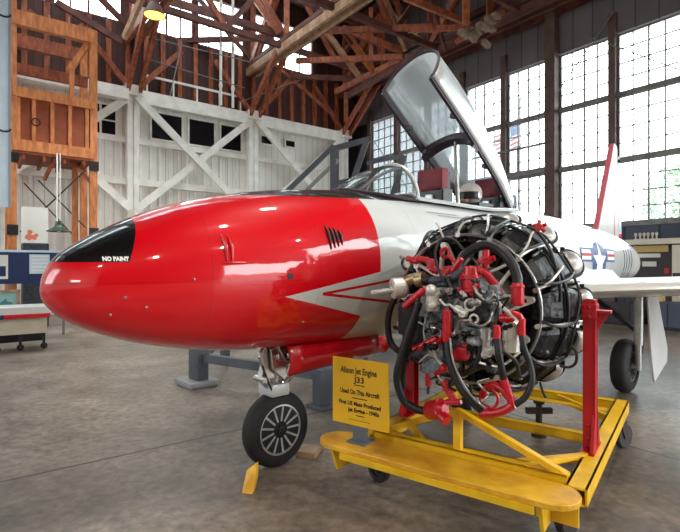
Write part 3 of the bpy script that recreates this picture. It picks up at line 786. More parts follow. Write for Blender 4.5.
d = MB(); jbox(d, 4.30, 4.62, -.24, .24, 2.27, 2.335, .02); d.build('instrument_shroud', M['black'], jet)
d = MB(); jbox(d, 5.0, 5.3, -.26, .2, 2.31, 2.52, .05); jbox(d, 5.02, 5.1, -.05, .22, 2.4, 2.6, .02); d.build('canopy_gear', M['frame_dark'], jet)

# canopy raised on its rear hinge
HS, HZ, AL, CL = 5.0, 2.33, math.radians(34.2), 2.06
def Cn(c, p, h): return J(HS - c * math.cos(AL) + h * math.sin(AL), p, HZ + c * math.sin(AL) + h * math.cos(AL))
cw_ = [(0, .27), (.6, .335), (1.3, .35), (CL, .335)]; chh = [(0, .27), (.5, .43), (1.1, .52), (1.6, .535), (CL, .49)]
rr = []
for i in range(25):
    c = CL * i / 24; W_, H_ = lerp_tab(cw_, c), lerp_tab(chh, c)
    rr.append([Cn(c, W_ * math.cos(PI * k / 24), H_ * math.sin(PI * k / 24) ** .85) for k in range(25)])
d = MB(); d.grid(rr); d.build('canopy_glass', M['canopy_glass'], jet, solid=.012)
for sd in (1, -1):
    pts = [(CL * i / 16, lerp_tab(cw_, CL * i / 16)) for i in range(17)]
    d = MB()
    for (c0, w0), (c1, w1) in zip(pts[:-1], pts[1:]):
        d.bar(Cn(c0, sd * (w0 - .015), -.02), Cn(c1, sd * (w1 - .015), -.02), .035, .075, up=Cn(0, 0, 1) - Cn(0, 0, 0), ext=.004)
    for i in (3, 6, 9, 12): d.bbox(Cn(CL * i / 16, sd * (pts[i][1] - .05), -.03), (.08, .05, .05), JROT, .008)
    rl = d.build('canopy_rail', M['frame_dark'], jet)
    d = MB(); rows_ = []
    for c, w_ in pts:
        H_ = lerp_tab(chh, c)
        rows_.append([Cn(c, sd * (w_ * math.cos(PI * k / 40) + .006), H_ * math.sin(PI * k / 40) ** .85 - .03 * (k == 0)) for k in range(6)])
    d.grid(rows_); d.build('canopy_skirt', M['frame_silver'], rl, solid=.012)
d = MB(); d.tube([Cn(CL, lerp_tab(cw_, CL) * math.cos(PI * k / 24), lerp_tab(chh, CL) * math.sin(PI * k / 24) ** .85) for k in range(25)], .016, 8); d.build('canopy_bow', M['frame_dark'], jet)
d = MB(); cm = 1.05; wm = lerp_tab(cw_, cm)
ups, los = [], []
for k in range(13):
    x = -1 + 2 * k / 12
    ups.append((x * wm, .12 * (1 - x * x) + .07)); los.append((x * wm, .12 * (1 - x * x) - .02 - .09 * abs(x) ** 3))
d.prism([Cn(cm - .0, p, h) for p, h in ups] + [Cn(cm, p, h) for p, h in los[::-1]], (Cn(cm + .1, 0, 0) - Cn(cm, 0, 0))); d.build('canopy_crossbar', M['frame_dark'], jet)
d = MB(); d.cyl(J(4.05, .12, 2.28), Cn(cm + .05, .02, .1), .016, 10); d.cyl(J(4.05, .12, 2.28), J(4.05, .12, 2.28).lerp(Cn(cm + .05, .02, .1), .55), .026, 10); d.build('canopy_strut', M['alloy'], jet)

# windshield
AZ, AW, AS, AHt = 2.225, .35, 3.03, .375
def arch(th): return J(AS - .03 * math.cos(th), AW * math.sin(th), AZ + AHt * math.cos(th) ** .9)
def base(th): return J(AS - .72 * math.cos(th) ** .9, AW * math.sin(th) * (1 - .12 * math.cos(th)), lerp_tab(TOP, AS - .72 * math.cos(th)) - .07 * math.sin(th) ** 2 + .005)
rr = []
NTH = 28
for i in range(9):
    f = i / 8; row = []
    for k in range(NTH + 1):
        th = -PI / 2 * .999 + PI * .999 * k / NTH
        a, b = arch(th), base(th); bul = .05 * math.sin(PI * f)
        row.append(b.lerp(a, f) + V((0, 0, bul * math.cos(th))) + VX * (bul * math.sin(th) * .6))
    rr.append(row)
d = MB(); d.grid(rr); ws = d.build('windshield', M['shield_glass'], jet)
d = MB(); d.tube([arch(-PI / 2 * .999 + PI * .999 * k / NTH) for k in range(NTH + 1)], .022, 8); d.build('windshield_arch', M['frame_silver'], jet)
d = MB(); d.tube([base(-PI / 2 * .999 + PI * .999 * k / NTH) for k in range(NTH + 1)], .016, 8); d.build('windshield_sill', M['frame_dark'], jet)
for k in (NTH // 2 - 5, NTH // 2 + 5):
    d = MB(); d.tube([rr[i][k] for i in range(9)], .014, 6); d.build('windshield_post', M['frame_dark'], jet)

# nose gear
WS, WR = 1.646, .30
def wheel(root, name, s, p, R_, wd, spokes, rimR, hubmat):
    d = MB(); c = J(s, p, R_)
    pr = []
    for k in range(17):
        a = -PI / 2 + PI * k / 16
        pr.append((wd / 2 * math.sin(a) * (1 - .0 * k), rimR + (R_ - rimR) * (math.cos(a) ** .55 if math.cos(a) > 1e-6 else 0)))
    pr = [(-wd * .40, rimR - .005)] + pr + [(wd * .40, rimR - .005)]
    d.lathe(c, VX, pr, 48); wh = d.build('tire', M['rubber'], root)
    d = MB()
    for sg in (-1, 1):
        f = wd * .42 * sg
        d.lathe(c, VX * sg, [(wd * .2, rimR * .98), (wd * .44, rimR * 1.0), (wd * .45, rimR * .93), (wd * .33, rimR * .88), (wd * .2, rimR * .86)], 40)
        for k in range(spokes):
            a = 2 * PI * k / spokes
            rad = UX * math.cos(a) + V((0, 0, math.sin(a)))
            d.bar(c + VX * (f * .7) + rad * .04, c + VX * (f * .82) + rad * rimR * .9, .016, .03, up=VX)
        d.lathe(c, VX * sg, [(0, .055), (wd * .36, .052), (wd * .40, .04), (wd * .40, .02)], 20)
    rim = d.build('rim', hubmat, root)
    d = MB(); d.lathe(c, VX, [(-wd * .18, rimR * .97), (wd * .18, rimR * .97)], 32); d.build('brake_disc', M['black'], root)
    d = MB()
    for sg in (-1, 1): d = MB(); d.lathe(c, VX * sg, [(wd * .4, .03), (wd * .46, .028), (wd * .47, .015)], 16); d.build('hub_cap', M['black'], root)
    return rim
wheel(jet, 'nose_wheel', WS, 0, WR, .155, 13, .202, M['alloy'])
d = MB(); d.tube([J(WS + .0, -.0, 1.0), J(WS - .02, .0, .72)], .085, 16); d.lathe(J(WS + .08, .06, .88), VX, [(-.12, .06), (-.1, .075), (.03, .075), (.05, .05), (.05, .02)], 18); d.tube([J(WS + .1, .05, 1.0), J(WS + .09, .07, .72), J(WS + .02, .05, .66)], [.05, .04, .035], 12); d.tube([J(WS - .02, 0, .72), J(WS - .02, 0, .60)], .048, 16)
d.lathe(J(WS - .02, 0, .78), (0, 0, 1), [(-.05, .07), (-.04, .085), (.02, .085), (.03, .07)], 18); d.build('nose_strut', M['chrome'], jet)
d = MB(); d.bbox(J(WS - .02, 0, .625), (.17, .2, .10), JROT, .02)
d.tube([J(WS - .03, -.09, .62), J(WS - .05, -.12, .5), J(WS - .01, -.12, .29)], [.035, .03, .028], 10)
d.cyl(J(WS, -.13, .30), J(WS, .06, .30), .022, 12); d.build('fork', M['frame_silver'], jet)
d = MB(); d.bar(J(WS - .12, .02, .86), J(WS - .16, .02, .72), .06, .03); d.bar(J(WS - .16, .02, .72), J(WS - .08, .02, .63), .05, .03)
d.cyl(J(WS - .16, -.05, .72), J(WS - .16, .08, .72), .022, 10); d.build('torque_link', M['chrome'], jet)
d = MB(); d.prism([J(WS - .02, .085, 1.0), J(WS - .13, .085, .96), J(WS - .11, .085, .80), J(WS - .0, .085, .70), J(WS + .12, .085, .82), J(WS + .13, .085, 1.0)], VX * .03); d.lathe(J(WS - .05, .115, .90), VX, [(0, .04), (.02, .04), (.025, .025)], 14); d.prism([J(WS - .16, .03, .99), J(WS - .2, .03, .9), J(WS - .13, .03, .72), J(WS - .05, .03, .72), J(WS - .04, .03, .99)], VX * .04); d.build('trunnion_plate', M['chrome'], jet, bevel=.006)
d = MB(); d.tube([J(WS + .1, .1, .98), J(WS + .06, .12, .8), J(WS + .03, .1, .72)], .03, 10); d.tube(spline([J(WS - .08, .12, 1.0), J(WS - .02, .14, .88), J(WS + .06, .12, .84), J(WS + .1, .1, .93)]), .012, 8); d.ball(J(WS + .04, .12, .9), .045, 12); d.build('retract_link', M['chrome'], jet)
d = MB(); d.tube(spline([J(WS - .13, .03, .98), J(WS - .17, .06, .85), J(WS - .12, .08, .68), J(WS - .07, .09, .58)]), .008, 6); d.build('brake_line', M['black'], jet)
# nose gear door, a shallow red pan hanging behind the strut
d = MB(); rr = []
for i in range(9):
    s = 1.60 + 1.0 * i / 8
    row = []
    for k in range(9):
        a = k / 8
        row.append(J(s, .20 + .05 * math.sin(PI * a) + .02 * a, 1.0 - (.235 - .06 * (i / 8)) * a))
    rr.append(row)
d.grid(rr); d.build('nose_gear_door', M['jet_red'], jet, solid=.03)
d = MB()
for s in (1.75, 2.4): d.bar(J(s, .16, .98), J(s, .2, .86), .04, .03)
d.build('door_hinge', M['jet_red'], jet)

# main gear (both legs)
for sd in (1, -1):
    s, p = 6.2, 1.17 * sd
    wheel(jet, 'main_wheel', s, p, .34, .2, 10, .19, M['alloy'])
    d = MB(); d.tube([J(s, p + .16 * sd, 1.24), J(s, p + .15 * sd, .62)], .055, 12); d.tube([J(s, p + .15 * sd, .66), J(s, p + .15 * sd, .30)], .04, 12); d.cyl(J(s, p - .05 * sd, .34), J(s, p + .17 * sd, .34), .035, 12); d.build('main_strut', M['alloy'], jet)
    d = MB(); d.bar(J(s + .12, p + .13 * sd, .8), J(s + .2, p + .13 * sd, .56), .05, .03); d.bar(J(s + .2, p + .13 * sd, .56), J(s + .05, p + .13 * sd, .38), .05, .03); d.build('torque_link', M['alloy'], jet)
    d = MB(); d.prism([J(s - .02, p + .24 * sd, 1.24), J(s + .38, p + .24 * sd, 1.24), J(s + .72, p + .27 * sd, .52), J(s + .66, p + .28 * sd, .34), J(s + .1, p + .28 * sd, .16), J(s + .05, p + .26 * sd, .48)], VX * .025); d.build('main_gear_door', M['jet_white'], jet, bevel=.008)
    d = MB(); jbox(d, s - .25, s + .6, p - .5 * sd, p + .22 * sd, 1.235, 1.245); d.build('wheel_well', M['black'], jet)
    d = MB(); d.bar(J(s + .2, p - .5 * sd, 1.22), J(s, p + .12 * sd, .8), .05, .05); d.build('side_brace', M['black'], jet)

# helmet in the open cockpit
HC = J(4.46, .02, 2.462)
hm = thing('flight_helmet', 'white flight helmet with a dark visor sitting in the open cockpit', 'helmet', HC + V((0, 0, -.127)), math.atan2(UX.y, UX.x))
d = MB(); d.ball(HC, .135, 24, (1.08, .92, 1.0)); d.build('shell', mat('helmet_white', srgb(220, 214, 204), 0.35, coat=.4), hm)
d = MB(); rr = []
for i in range(7):
    z = -.075 + .085 * i / 6
    rr.append([HC + JROT @ V((-(.155) * math.cos(a), .14 * math.sin(a), z)) for a in [(-1.25 + 2.5 * k / 16) for k in range(17)]])
d.grid(rr); d.build('visor', M['black'], hm, solid=.01)
d = MB()
for sg in (-1, 1): d.lathe(HC + VX * (.115 * sg) + V((0, 0, -.03)), VX * sg, [(0, .05), (.02, .045), (.025, .02)], 14)
d.build('ear_cup', M['frame_silver'], hm)
d = MB(); d.ball(HC + JROT @ V((-.12, 0, -.085)), .05, 12, (1, .9, .8)); d.build('oxygen_mask', mat('mask_tan', srgb(186, 150, 132), .6), hm)
# ------------------------------------------------------------------ the bare jet engine on its yellow cart: x runs aft, y towards the jet's tail, both in the floor plane
EM = V((1.125, 3.62, 0)); EA_ANG = math.radians(54.0)
EA = V((math.cos(EA_ANG), math.sin(EA_ANG), 0)); EP = V((EA.y, -EA.x, 0)); EZ = 1.318
def E(x, y, z): return EM + EA * x + EP * y + V((0, 0, z))
EROT = Matrix((EA, EP * -1, V((0, 0, 1)))).transposed()
def ebox(mb, x0, x1, y0, y1, z0, z1, b=0.0):
    c = E((x0 + x1) / 2, (y0 + y1) / 2, (z0 + z1) / 2); sz = (abs(x1 - x0), abs(y1 - y0), abs(z1 - z0))
    return mb.bbox(c, sz, EROT, b) if b else mb.box(c, sz, EROT)
def Ec(x, r, a):      # polar about the engine axis; a = 0 points to +y, pi/2 up
    return E(x, -.025 + r * math.cos(a), EZ + r * math.sin(a))
def PE(px, py, q):    # the point seen at this pixel in the cross plane q metres ahead of the engine's middle
    r = ray(px, py); t = (-q - (EYE - EM).dot(EA)) / r.dot(EA)
    return EYE + r * t

M['e_black'] = mat('engine_black', srgb(9, 8, 11), 0.4, 0.0, var=0.4, scale=11, bump=0.7, bscale=18, col2=srgb(27, 25, 32), spec=.35)
M['e_dark'] = mat('engine_dark', srgb(14, 13, 16), 0.5, 0.2, var=0.3, scale=12)
M['e_grey'] = mat('engine_grey', srgb(104, 110, 116), 0.4, 0.35, var=0.45, scale=16, bump=0.4, bscale=40, col2=srgb(152, 158, 162))
M['e_grey_dark'] = mat('engine_grey_dark', srgb(62, 66, 74), 0.42, 0.4, var=0.4, scale=14, bump=0.25, bscale=40)
M['e_light'] = mat('engine_light', srgb(208, 206, 198), 0.35, 0.35, var=0.15, scale=10)
M['e_steel'] = mat('engine_steel', srgb(176, 176, 174), 0.28, 0.85, var=0.15, scale=12)
M['e_brass'] = mat('engine_brass', srgb(168, 146, 112), 0.35, 0.8, var=0.25, scale=10)
M['e_red'] = mat('engine_red', srgb(190, 8, 30), 0.35, var=0.15, scale=9, coat=0.3)
M['e_hose'] = mat('engine_hose', srgb(24, 24, 27), 0.45, var=0.2, scale=20)
M['e_dome'] = mat('engine_dome', srgb(172, 170, 166), 0.35, 0.4, var=0.2, scale=12)

eng = thing('jet_engine', 'black and grey turbojet engine with red fittings mounted on the yellow cart', 'engine', E(0, 0, .38), EA_ANG)
def part(mb, name, mt, parent=None, **k): return mb.build(name, M[mt] if isinstance(mt, str) else mt, parent or eng, **k)

# core: compressor case, intake face, rear drum, exhaust cone
d = MB(); d.lathe(E(0, 0, EZ), -EA, [(.06, .44), (.10, .47), (.34, .47), (.40, .465), (.44, .46), (.44, .45), (.30, .44), (.26, .30)], 56); part(d, 'compressor_case', 'e_black')
d = MB(); d.lathe(E(0, 0, EZ), EA, [(-.28, .30), (-.06, .36), (.5, .33), (.62, .36), (.75, .40), (.85, .40), (1.15, .30), (1.3, .25), (1.3, .23), (1.0, .2)], 40); part(d, 'turbine_case', 'e_dark')
d = MB(); d.lathe(E(0, 0, EZ), -EA, [(.22, .30), (.46, .26), (.52, .25), (.56, .20), (.56, .0)], 36); part(d, 'inlet_cone', 'e_light')
d = MB(); d.lathe(E(0, 0, EZ), -EA, [(.27, .445), (.265, .30)], 48); part(d, 'inlet_screen', 'e_dark')
# star of inlet struts
for k in range(11):
    a = 2 * PI * (k + .28) / 11; da = PI / 11
    d = MB()
    for sg in (-1, 1):
        d.bar(Ec(-.54, .25, a + sg * da * .95), Ec(-.47, .44, a + sg * .03), .016, .04, up=EA, ext=.006)
    d.cyl(Ec(-.455, .443, a), Ec(-.50, .443, a), .022, 10)
    part(d, 'inlet_strut', 'e_light')
# front and outer ring pipes joined by short drop pipes
d = MB(); d.ring(E(-.50, -.01, EZ), EA, .49, .009, 72, 8); rp = part(d, 'fuel_ring', 'e_steel')
d = MB(); d.ring(E(-.22, -.025, EZ), EA, .60, .012, 72, 8); part(d, 'manifold_ring', 'e_dark')
for k in range(14):
    a = 2 * PI * (k + .5) / 14 + .05
    d = MB(); d.tube(spline([Ec(-.50, .49, a), Ec(-.46, .53, a + .02), Ec(-.35, .585, a + .03), Ec(-.22, .605, a + .03), Ec(-.05, .625, a + .03)], 5), .0085, 7)
    d.cyl(Ec(-.515, .49, a), Ec(-.485, .49, a), .016, 8); part(d, 'drop_pipe', 'e_light' if k % 2 else 'e_steel')
# flange bolts on the case face
for k in range(28):
    a = 2 * PI * k / 28
    d = MB(); d.lathe(Ec(-.435, .455, a), -EA, [(0, .011), (.012, .011), (.016, .006)], 6); part(d, 'flange_bolt', 'e_dark', None)

# 14 air elbows and combustion cans round the case
for k in range(14):
    a = 2 * PI * k / 14 + .05
    rad = (Ec(0, 1, a) - Ec(0, 0, a)).normalized(); tan = rad.cross(EA).normalized()
    # elbow: a chamfered box section swept from the case rim outward and aft
    path = [(-.44, .455, .065, .03), (-.38, .495, .088, .04), (-.26, .525, .112, .055), (-.12, .545, .112, .065), (0, .565, .092, .068), (.08, .575, .066, .06)]
    d = MB(); rows_ = []
    for i, (x, r, hw, hh) in enumerate(path):
        c = Ec(x, r, a)
        nx = V((0, 0, 0)); j0, j1 = max(0, i - 1), min(len(path) - 1, i + 1)
        dirv = (Ec(path[j1][0], path[j1][1], a) - Ec(path[j0][0], path[j0][1], a)).normalized(); up = tan.cross(dirv).normalized()
        if up.dot(rad) < 0: up = -up
        oct_ = [(-1, -.6), (-.75, -1), (.75, -1), (1, -.6), (1, .6), (.7, 1), (-.7, 1), (-1, .6), (-1, -.6)]
        rows_.append([c + tan * (u * hw) + up * (v * hh) for u, v in oct_])
    d.grid(rows_, smooth=False); d._add(rows_[0][:-1], [list(range(8))]); d._add(rows_[-1][:-1], [list(range(8))])
    el = part(d, 'air_elbow', 'e_black', bevel=.006)
    d = MB()
    for (x, r, hw, hh) in (path[2], path[4]):
        c = Ec(x, r, a); q = []
        for u, v in ((-1, -.6), (-.75, -1), (.75, -1), (1, -.6), (1, .6), (.7, 1), (-.7, 1), (-1, .6), (-1, -.6)):
            q.append(c + tan * (u * (hw + .006)) + rad * (v * (hh + .006)))
        d.tube(q, .007, 6, smooth=False)
    part(d, 'elbow_band', 'e_black', el)
    for (x, y, r_) in ((-.33, -.05, .562), (-.2, .06, .60)):
        d = MB(); c = Ec(x, r_, a) + tan * y; d.lathe(c, rad, [(-.03, .012), (.004, .012), (.01, .007)], 8); part(d, 'elbow_stud', 'e_grey', el)
    # can behind, with its round end cover leaning outwards
    d = MB(); ax = (EA * 1.0 - rad * .12).normalized(); c0 = Ec(.13, .55, a)
    d.lathe(c0, ax, [(0, .06), (.03, .09), (.16, .10), (.17, .107), (.19, .107), (.2, .10), (.40, .095), (.52, .075), (.62, .06)], 20)
    cn = part(d, 'combustion_can', 'e_dome')
    d = MB(); dn = (rad * .84 - EA * .54).normalized(); cc = Ec(.11, .625, a)
    d.lathe(cc, dn, [(-.03, .098), (.012, .094), (.03, .08), (.046, .052), (.054, .0)], 24); cv = part(d, 'can_cover', 'e_dome', cn)
    d = MB(); d.ring(cc + dn * .008, dn, .099, .011, 28, 8); d.bbox(cc + dn * .008 + tan * .112, (.03, .03, .03), EROT, .006); part(d, 'clamp_ring', 'e_dark', cn)
for k in range(14):
    a = 2 * PI * (k + .5) / 14 + .05
    d = MB(); d.cyl(Ec(.10, .50, a), Ec(.10, .62, a), .018, 8); d.tube([Ec(-.36, .545, a - .03), Ec(-.12, .60, a + .02), Ec(.12, .63, a + .01)], .009, 6); part(d, 'cross_tube', 'e_steel')
# wavy ignition harness round the outside
d = MB(); d.tube([Ec(-.13 + .03 * math.sin(5 * a), .645 + .008 * math.sin(9 * a), a) for a in [(-.5 + 3.2 * i / 60) for i in range(61)]], .008, 7); part(d, 'harness', 'e_hose')
for i, a in enumerate((.35, .8, 1.3, 1.9, 2.5)):
    d = MB(); p0 = Ec(-.5, .49, a - .06); p1 = Ec(-.28, .645, a + .1)
    d.tube(spline([p0, Ec(-.47, .58, a - .02), Ec(-.38, .635, a + .06), p1], 5), .007, 6); part(d, 'drop_pipe', 'e_light')

# ---- accessory drive in front, built by sight
def hose(pts, r, name='hose', mt='e_hose', q=None, seg=10):
    d = MB(); w_ = [PE(*p) for p in pts]; d.tube(spline(w_, 7), r, seg); return part(d, name, mt)
def can(p, q, r, name, mt, b=.006, collars=(), seg=18, parent=None):
    d = MB(); p = PE(*p); q = PE(*q); L_ = (q - p).length; ax = (q - p).normalized()
    pr = [(0, r - b), (b, r)]
    for c, rr_, w_ in collars: pr += [(L_ * c - w_, r), (L_ * c - w_ + .002, rr_), (L_ * c + w_ - .002, rr_), (L_ * c + w_, r)]
    pr += [(L_ - b, r), (L_, r - b)]
    d.lathe(p, ax, pr, seg); return part(d, name, mt, parent)
def lump(px, py, q, size, name, mt, b=.012, yaw=0.0, roll=0.0, parent=None):
    d = MB(); rot = EROT @ Matrix.Rotation(yaw, 3, 'Z') @ Matrix.Rotation(roll, 3, 'X'); d.bbox(PE(px, py, q), size, rot, b); return part(d, name, mt, parent)
def bolts(pts, r=.012, mt='e_steel', name='bolt', parent=None):
    for p in pts:
        d = MB(); c = PE(*p); d.lathe(c, -EA, [(-.01, r * 1.3), (.004, r * 1.3), (.004, r), (.014, r), (.018, r * .5)], 6); part(d, name, mt, parent)

# main gear case
d = MB(); d.lathe(E(-.5, 0, EZ - .03), -EA, [(0, .25), (.04, .27), (.16, .27), (.2, .24), (.2, .0)], 32); gc = part(d, 'gear_case', 'e_grey')
bolts([(430 + 4 + 74 * .5 * (1 + math.cos(2 * PI * k / 14)), 316 + 37 * math.sin(2 * PI * k / 14), .705) for k in range(14)], .009, parent=gc)
lump(456, 300, .74, (.12, .20, .16), 'fuel_control', 'e_grey', .025)
lump(452, 322, .78, (.16, .13, .13), 'fuel_control', 'e_grey_dark', .02)
lump(470, 330, .80, (.13, .16, .18), 'fuel_pump', 'e_grey', .02)
lump(440, 345, .72, (.14, .18, .16), 'oil_pump', 'e_grey', .03)
lump(462, 352, .74, (.14, .2, .12), 'oil_pump', 'e_grey_dark', .02)
lump(436, 366, .72, (.12, .16, .14), 'scavenge_pump', 'e_grey', .03, roll=.4)
lump(488, 310, .72, (.12, .13, .2), 'governor', 'e_grey', .02)
lump(447, 283, .72, (.1, .2, .07), 'bracket', 'e_grey_dark', .015)
lump(420, 330, .66, (.14, .10, .2), 'pump_body', 'e_black', .03)
lump(412, 318, .62, (.2, .12, .22), 'pump_body', 'e_dark', .03)
lump(424, 345, .64, (.16, .14, .16), 'pump_body', 'e_grey_dark', .03)
lump(505, 335, .66, (.1, .12, .1), 'bracket', 'e_grey_dark', .015)
can((485, 327, .86), (485, 352, .86), .037, 'filter_bowl', 'e_steel', collars=((.12, .042, .008), (.85, .041, .006)))
can((511, 322, .80), (511, 352, .80), .047, 'filter_bowl', 'e_light', collars=((.15, .052, .01), (.6, .05, .005)))
can((494, 285, .80), (494, 322, .80), .036, 'servo_valve', 'e_grey', collars=((.2, .046, .012), (.55, .044, .008), (.9, .046, .01)))
can((487, 300, .84), (500, 300, .84), .026, 'servo_valve', 'e_grey', collars=((.5, .032, .008),))
can((433, 288, .86), (433, 311, .86), .042, 'relay_can', 'e_light', collars=((.25, .047, .008), (.7, .047, .006)))
d = MB(); d.ball(PE(431, 290, .90), .035, 14); d.ball(PE(432, 305, .91), .03, 14); part(d, 'relay_cover', 'e_light')
can((455, 308, .88), (468, 314, .90), .024, 'sensor_plug', 'e_light', collars=((.5, .03, .006),))
can((460, 297, .86), (474, 300, .88), .02, 'sensor_plug', 'e_dark', collars=((.5, .026, .006),))
can((449, 316, .88), (449, 330, .88), .02, 'sensor_plug', 'e_steel')
can((476, 288, .80), (476, 304, .80), .03, 'relay_can', 'e_grey_dark', collars=((.4, .036, .008),))
can((468, 340, .90), (480, 343, .92), .022, 'sensor_plug', 'e_grey', collars=((.5, .028, .006),))
can((483, 355, .88), (492, 349, .90), .026, 'sensor_plug', 'e_light', collars=((.5, .032, .006),))
d = MB(); d.ring(PE(470, 305, .90), EA, .03, .008, 20, 8); d.ring(PE(474, 319, .91), EA, .024, .007, 18, 8); d.ring(PE(462, 313, .91), EA, .02, .007, 18, 8); part(d, 'hose_clamp', 'e_light')
lump(467, 310, .88, (.04, .05, .09), 'valve_block', 'e_dark', .008, roll=.3)
bolts([(448, 296, .83), (466, 292, .83), (447, 309, .84), (463, 324, .90), (478, 320, .88), (463, 342, .88), (478, 338, .88), (430, 338, .8), (449, 338, .8), (430, 352, .8), (448, 356, .8), (482, 296, .8), (498, 317, .8), (505, 328, .74), (458, 332, .89), (473, 333, .9)], .009)
# starter: pale round end at the far left with its stub and brass pipe
d = MB(); c = PE(398, 288, .74); dr = (PE(388, 288.5, .78) - PE(404, 287, .70)).normalized()
d.lathe(c, dr, [(-.06, .05), (-.04, .068), (.035, .07), (.045, .062), (.05, .04), (.05, .0)], 26); sb = part(d, 'starter', 'e_light')
d = MB(); d.lathe(c + dr * .05, dr, [(0, .036), (.012, .034), (.012, .018), (.016, .0)], 18); part(d, 'starter_hub', 'e_steel', sb)
d = MB(); d.cyl(PE(397, 289, .79), PE(373, 293, .80), .018, 12); d.ball(PE(373, 293, .80), .02, 10); part(d, 'starter_stub', 'e_light', sb)
d = MB(); d.tube(spline([PE(403, 285, .72), PE(412, 279, .72), PE(424, 277, .73)], 6), .036, 14); part(d, 'brass_elbow', 'e_brass')
can((416, 281, .735), (424, 279, .735), .046, 'brass_flange', 'e_brass')
hose([(419, 280, .74), (432, 281, .76), (448, 279, .78), (458, 275, .80), (466, 267, .80)], .028, 'air_pipe', 'e_grey_dark')
can((424, 280, .75), (431, 280.5, .755), .036, 'pipe_collar', 'e_dark')
# red valve and caps
d = MB(); p, q = PE(471, 266, .80), PE(471, 300, .80); d.lathe(p, q - p, [(0, .034), (.01, .046), (.055, .05), (.06, .058), (.075, .058), (.08, .05), (.13, .05), (.135, .056), (.15, .056), (.155, .045), (.20, .04), (.21, .03)], 20)
d.cyl(PE(471, 280, .80), PE(461, 276, .84), .026, 12); d.cyl(PE(471, 274, .80), PE(481, 270, .80), .024, 12); part(d, 'red_valve', 'e_red')
can((517.5, 283, .74), (517.5, 306, .74), .037, 'red_cap', 'e_red', b=.012, collars=((.15, .04, .006), (.85, .04, .006)))
can((447, 310, .92), (446.5, 342, .92), .026, 'hose_sleeve', 'e_red', collars=((.3, .03, .008), (.7, .03, .008)))
can((497, 325, .92), (497, 340, .92), .02, 'hose_sleeve', 'e_red', collars=((.5, .024, .006),))
can((424, 290, .80), (404, 307, .80), .024, 'hose_sleeve', 'e_red', collars=((.5, .028, .008),))
can((438, 338, .84), (413, 350, .84), .021, 'hose_sleeve', 'e_red', collars=((.3, .025, .006),))
hose([(480, 270, .78), (489, 277, .76), (498, 291, .74)], .024, 'hose_sleeve', 'e_red')
can((498, 287, .76), (500, 296, .76), .022, 'hose_sleeve', 'e_red')
d = MB(); d.bbox(PE(486, 260, .70), (.05, .07, .045), EROT, .012); d.cyl(PE(478, 262, .70), PE(495, 258, .70), .018, 10); d.cyl(PE(486, 250, .70), PE(486, 268, .70), .022, 12); d.cyl(PE(486, 259, .70), PE(486, 261, .80), .02, 10); part(d, 'red_valve', 'e_red')
hose([(502, 320, .82), (508, 315, .84), (517, 315, .84), (521, 321, .83), (521.5, 334, .83)], .02, 'red_pipe', 'e_red')
can((500, 318, .83), (516, 318, .84), .024, 'red_valve', 'e_red', collars=((.5, .03, .01),))
can((521.5, 318, .83), (521.5, 336, .83), .022, 'hose_sleeve', 'e_red')
d = MB(); d.ring(PE(445, 253, .70), EA, .028, .011, 20, 8); d.cyl(PE(449, 256, .70), PE(457, 264, .70), .014, 8); part(d, 'red_eyelet', 'e_red')
for (a, b) in (((417, 258, .66), (437, 263, .66)), ((441, 270, .70), (456, 268, .70)), ((452, 272, .72), (462, 258, .72)), ((430, 268, .70), (438, 272, .70)), ((443, 279, .72), (451, 268, .72)), ((407, 258, .6), (418, 262, .62))):
    can(a, b, .02, 'hose_sleeve', 'e_red', collars=((.5, .025, .006),))
d = MB(); d.bbox(PE(432, 265, .68), (.05, .06, .05), EROT, .012); d.bbox(PE(446, 272, .70), (.05, .05, .05), EROT, .012); part(d, 'red_valve', 'e_red')
lump(461, 353, .86, (.06, .09, .08), 'red_bracket', 'e_red', .015); lump(466, 348, .85, (.05, .05, .1), 'red_bracket', 'e_red', .012)
can((454, 349, .88), (455, 360, .88), .018, 'hose_sleeve', 'e_red')
d = MB(); d.lathe(PE(386, 343, .52), -EP, [(-.03, .03), (0, .052), (.03, .055), (.05, .04), (.058, .0)], 18); part(d, 'red_cap', 'e_red')
d = MB(); d.lathe(PE(384, 345, .52), (PE(379, 350, .56) - PE(386, 342, .5)), [(0, .04), (.03, .045), (.05, .03)], 16); part(d, 'red_cap', 'e_red')
d = MB(); d.ball(PE(444, 368, .88), .028, 12); d.cyl(PE(444, 368, .88), PE(436, 374, .84), .016, 8); part(d, 'red_cap', 'e_red')
can((428.5, 372, .76), (428.5, 386, .76), .021, 'hose_sleeve', 'e_red', collars=((.4, .026, .006),))
d = MB(); d.cyl(PE(431, 378, .76), PE(440, 376, .78), .012, 8); d.cyl(PE(428.5, 386, .76), PE(428, 394, .76), .008, 8); part(d, 'drain_pipe', 'e_dark')
# bottom red canister with its arm, and the red loop
d = MB(); p = PE(424, 411, .80); q = PE(452, 408, .86)
d.lathe(p, q - p, [(0, .024), (.03, .03), (.04, .05), (.05, .058), (.12, .06), (.13, .066), (.15, .066), (.155, .05), (.18, .03)], 22)
d.cyl(PE(441, 415, .86), PE(447, 421, .88), .034, 12); part(d, 'red_canister', 'e_red')
can((446, 402, .85), (461, 402, .88), .018, 'red_valve', 'e_red')
can((443, 381, .86), (455, 402, .86), .023, 'hose_sleeve', 'e_red', collars=((.35, .028, .008),))
hose([(482, 398, .84), (486, 388, .86), (494, 385, .88), (502, 389, .90), (508, 397, .90)], .02, 'red_pipe', 'e_red')
can((503, 377, .90), (512, 404, .90), .022, 'hose_sleeve', 'e_red', collars=((.35, .027, .008), (.75, .026, .006)))
hose([(513, 405, .90), (505, 410, .90), (494, 413, .89), (484, 413, .88)], .024, 'red_pipe', 'e_red')
can((480, 413, .87), (494, 413, .88), .029, 'red_valve', 'e_red', collars=((.5, .034, .01),))
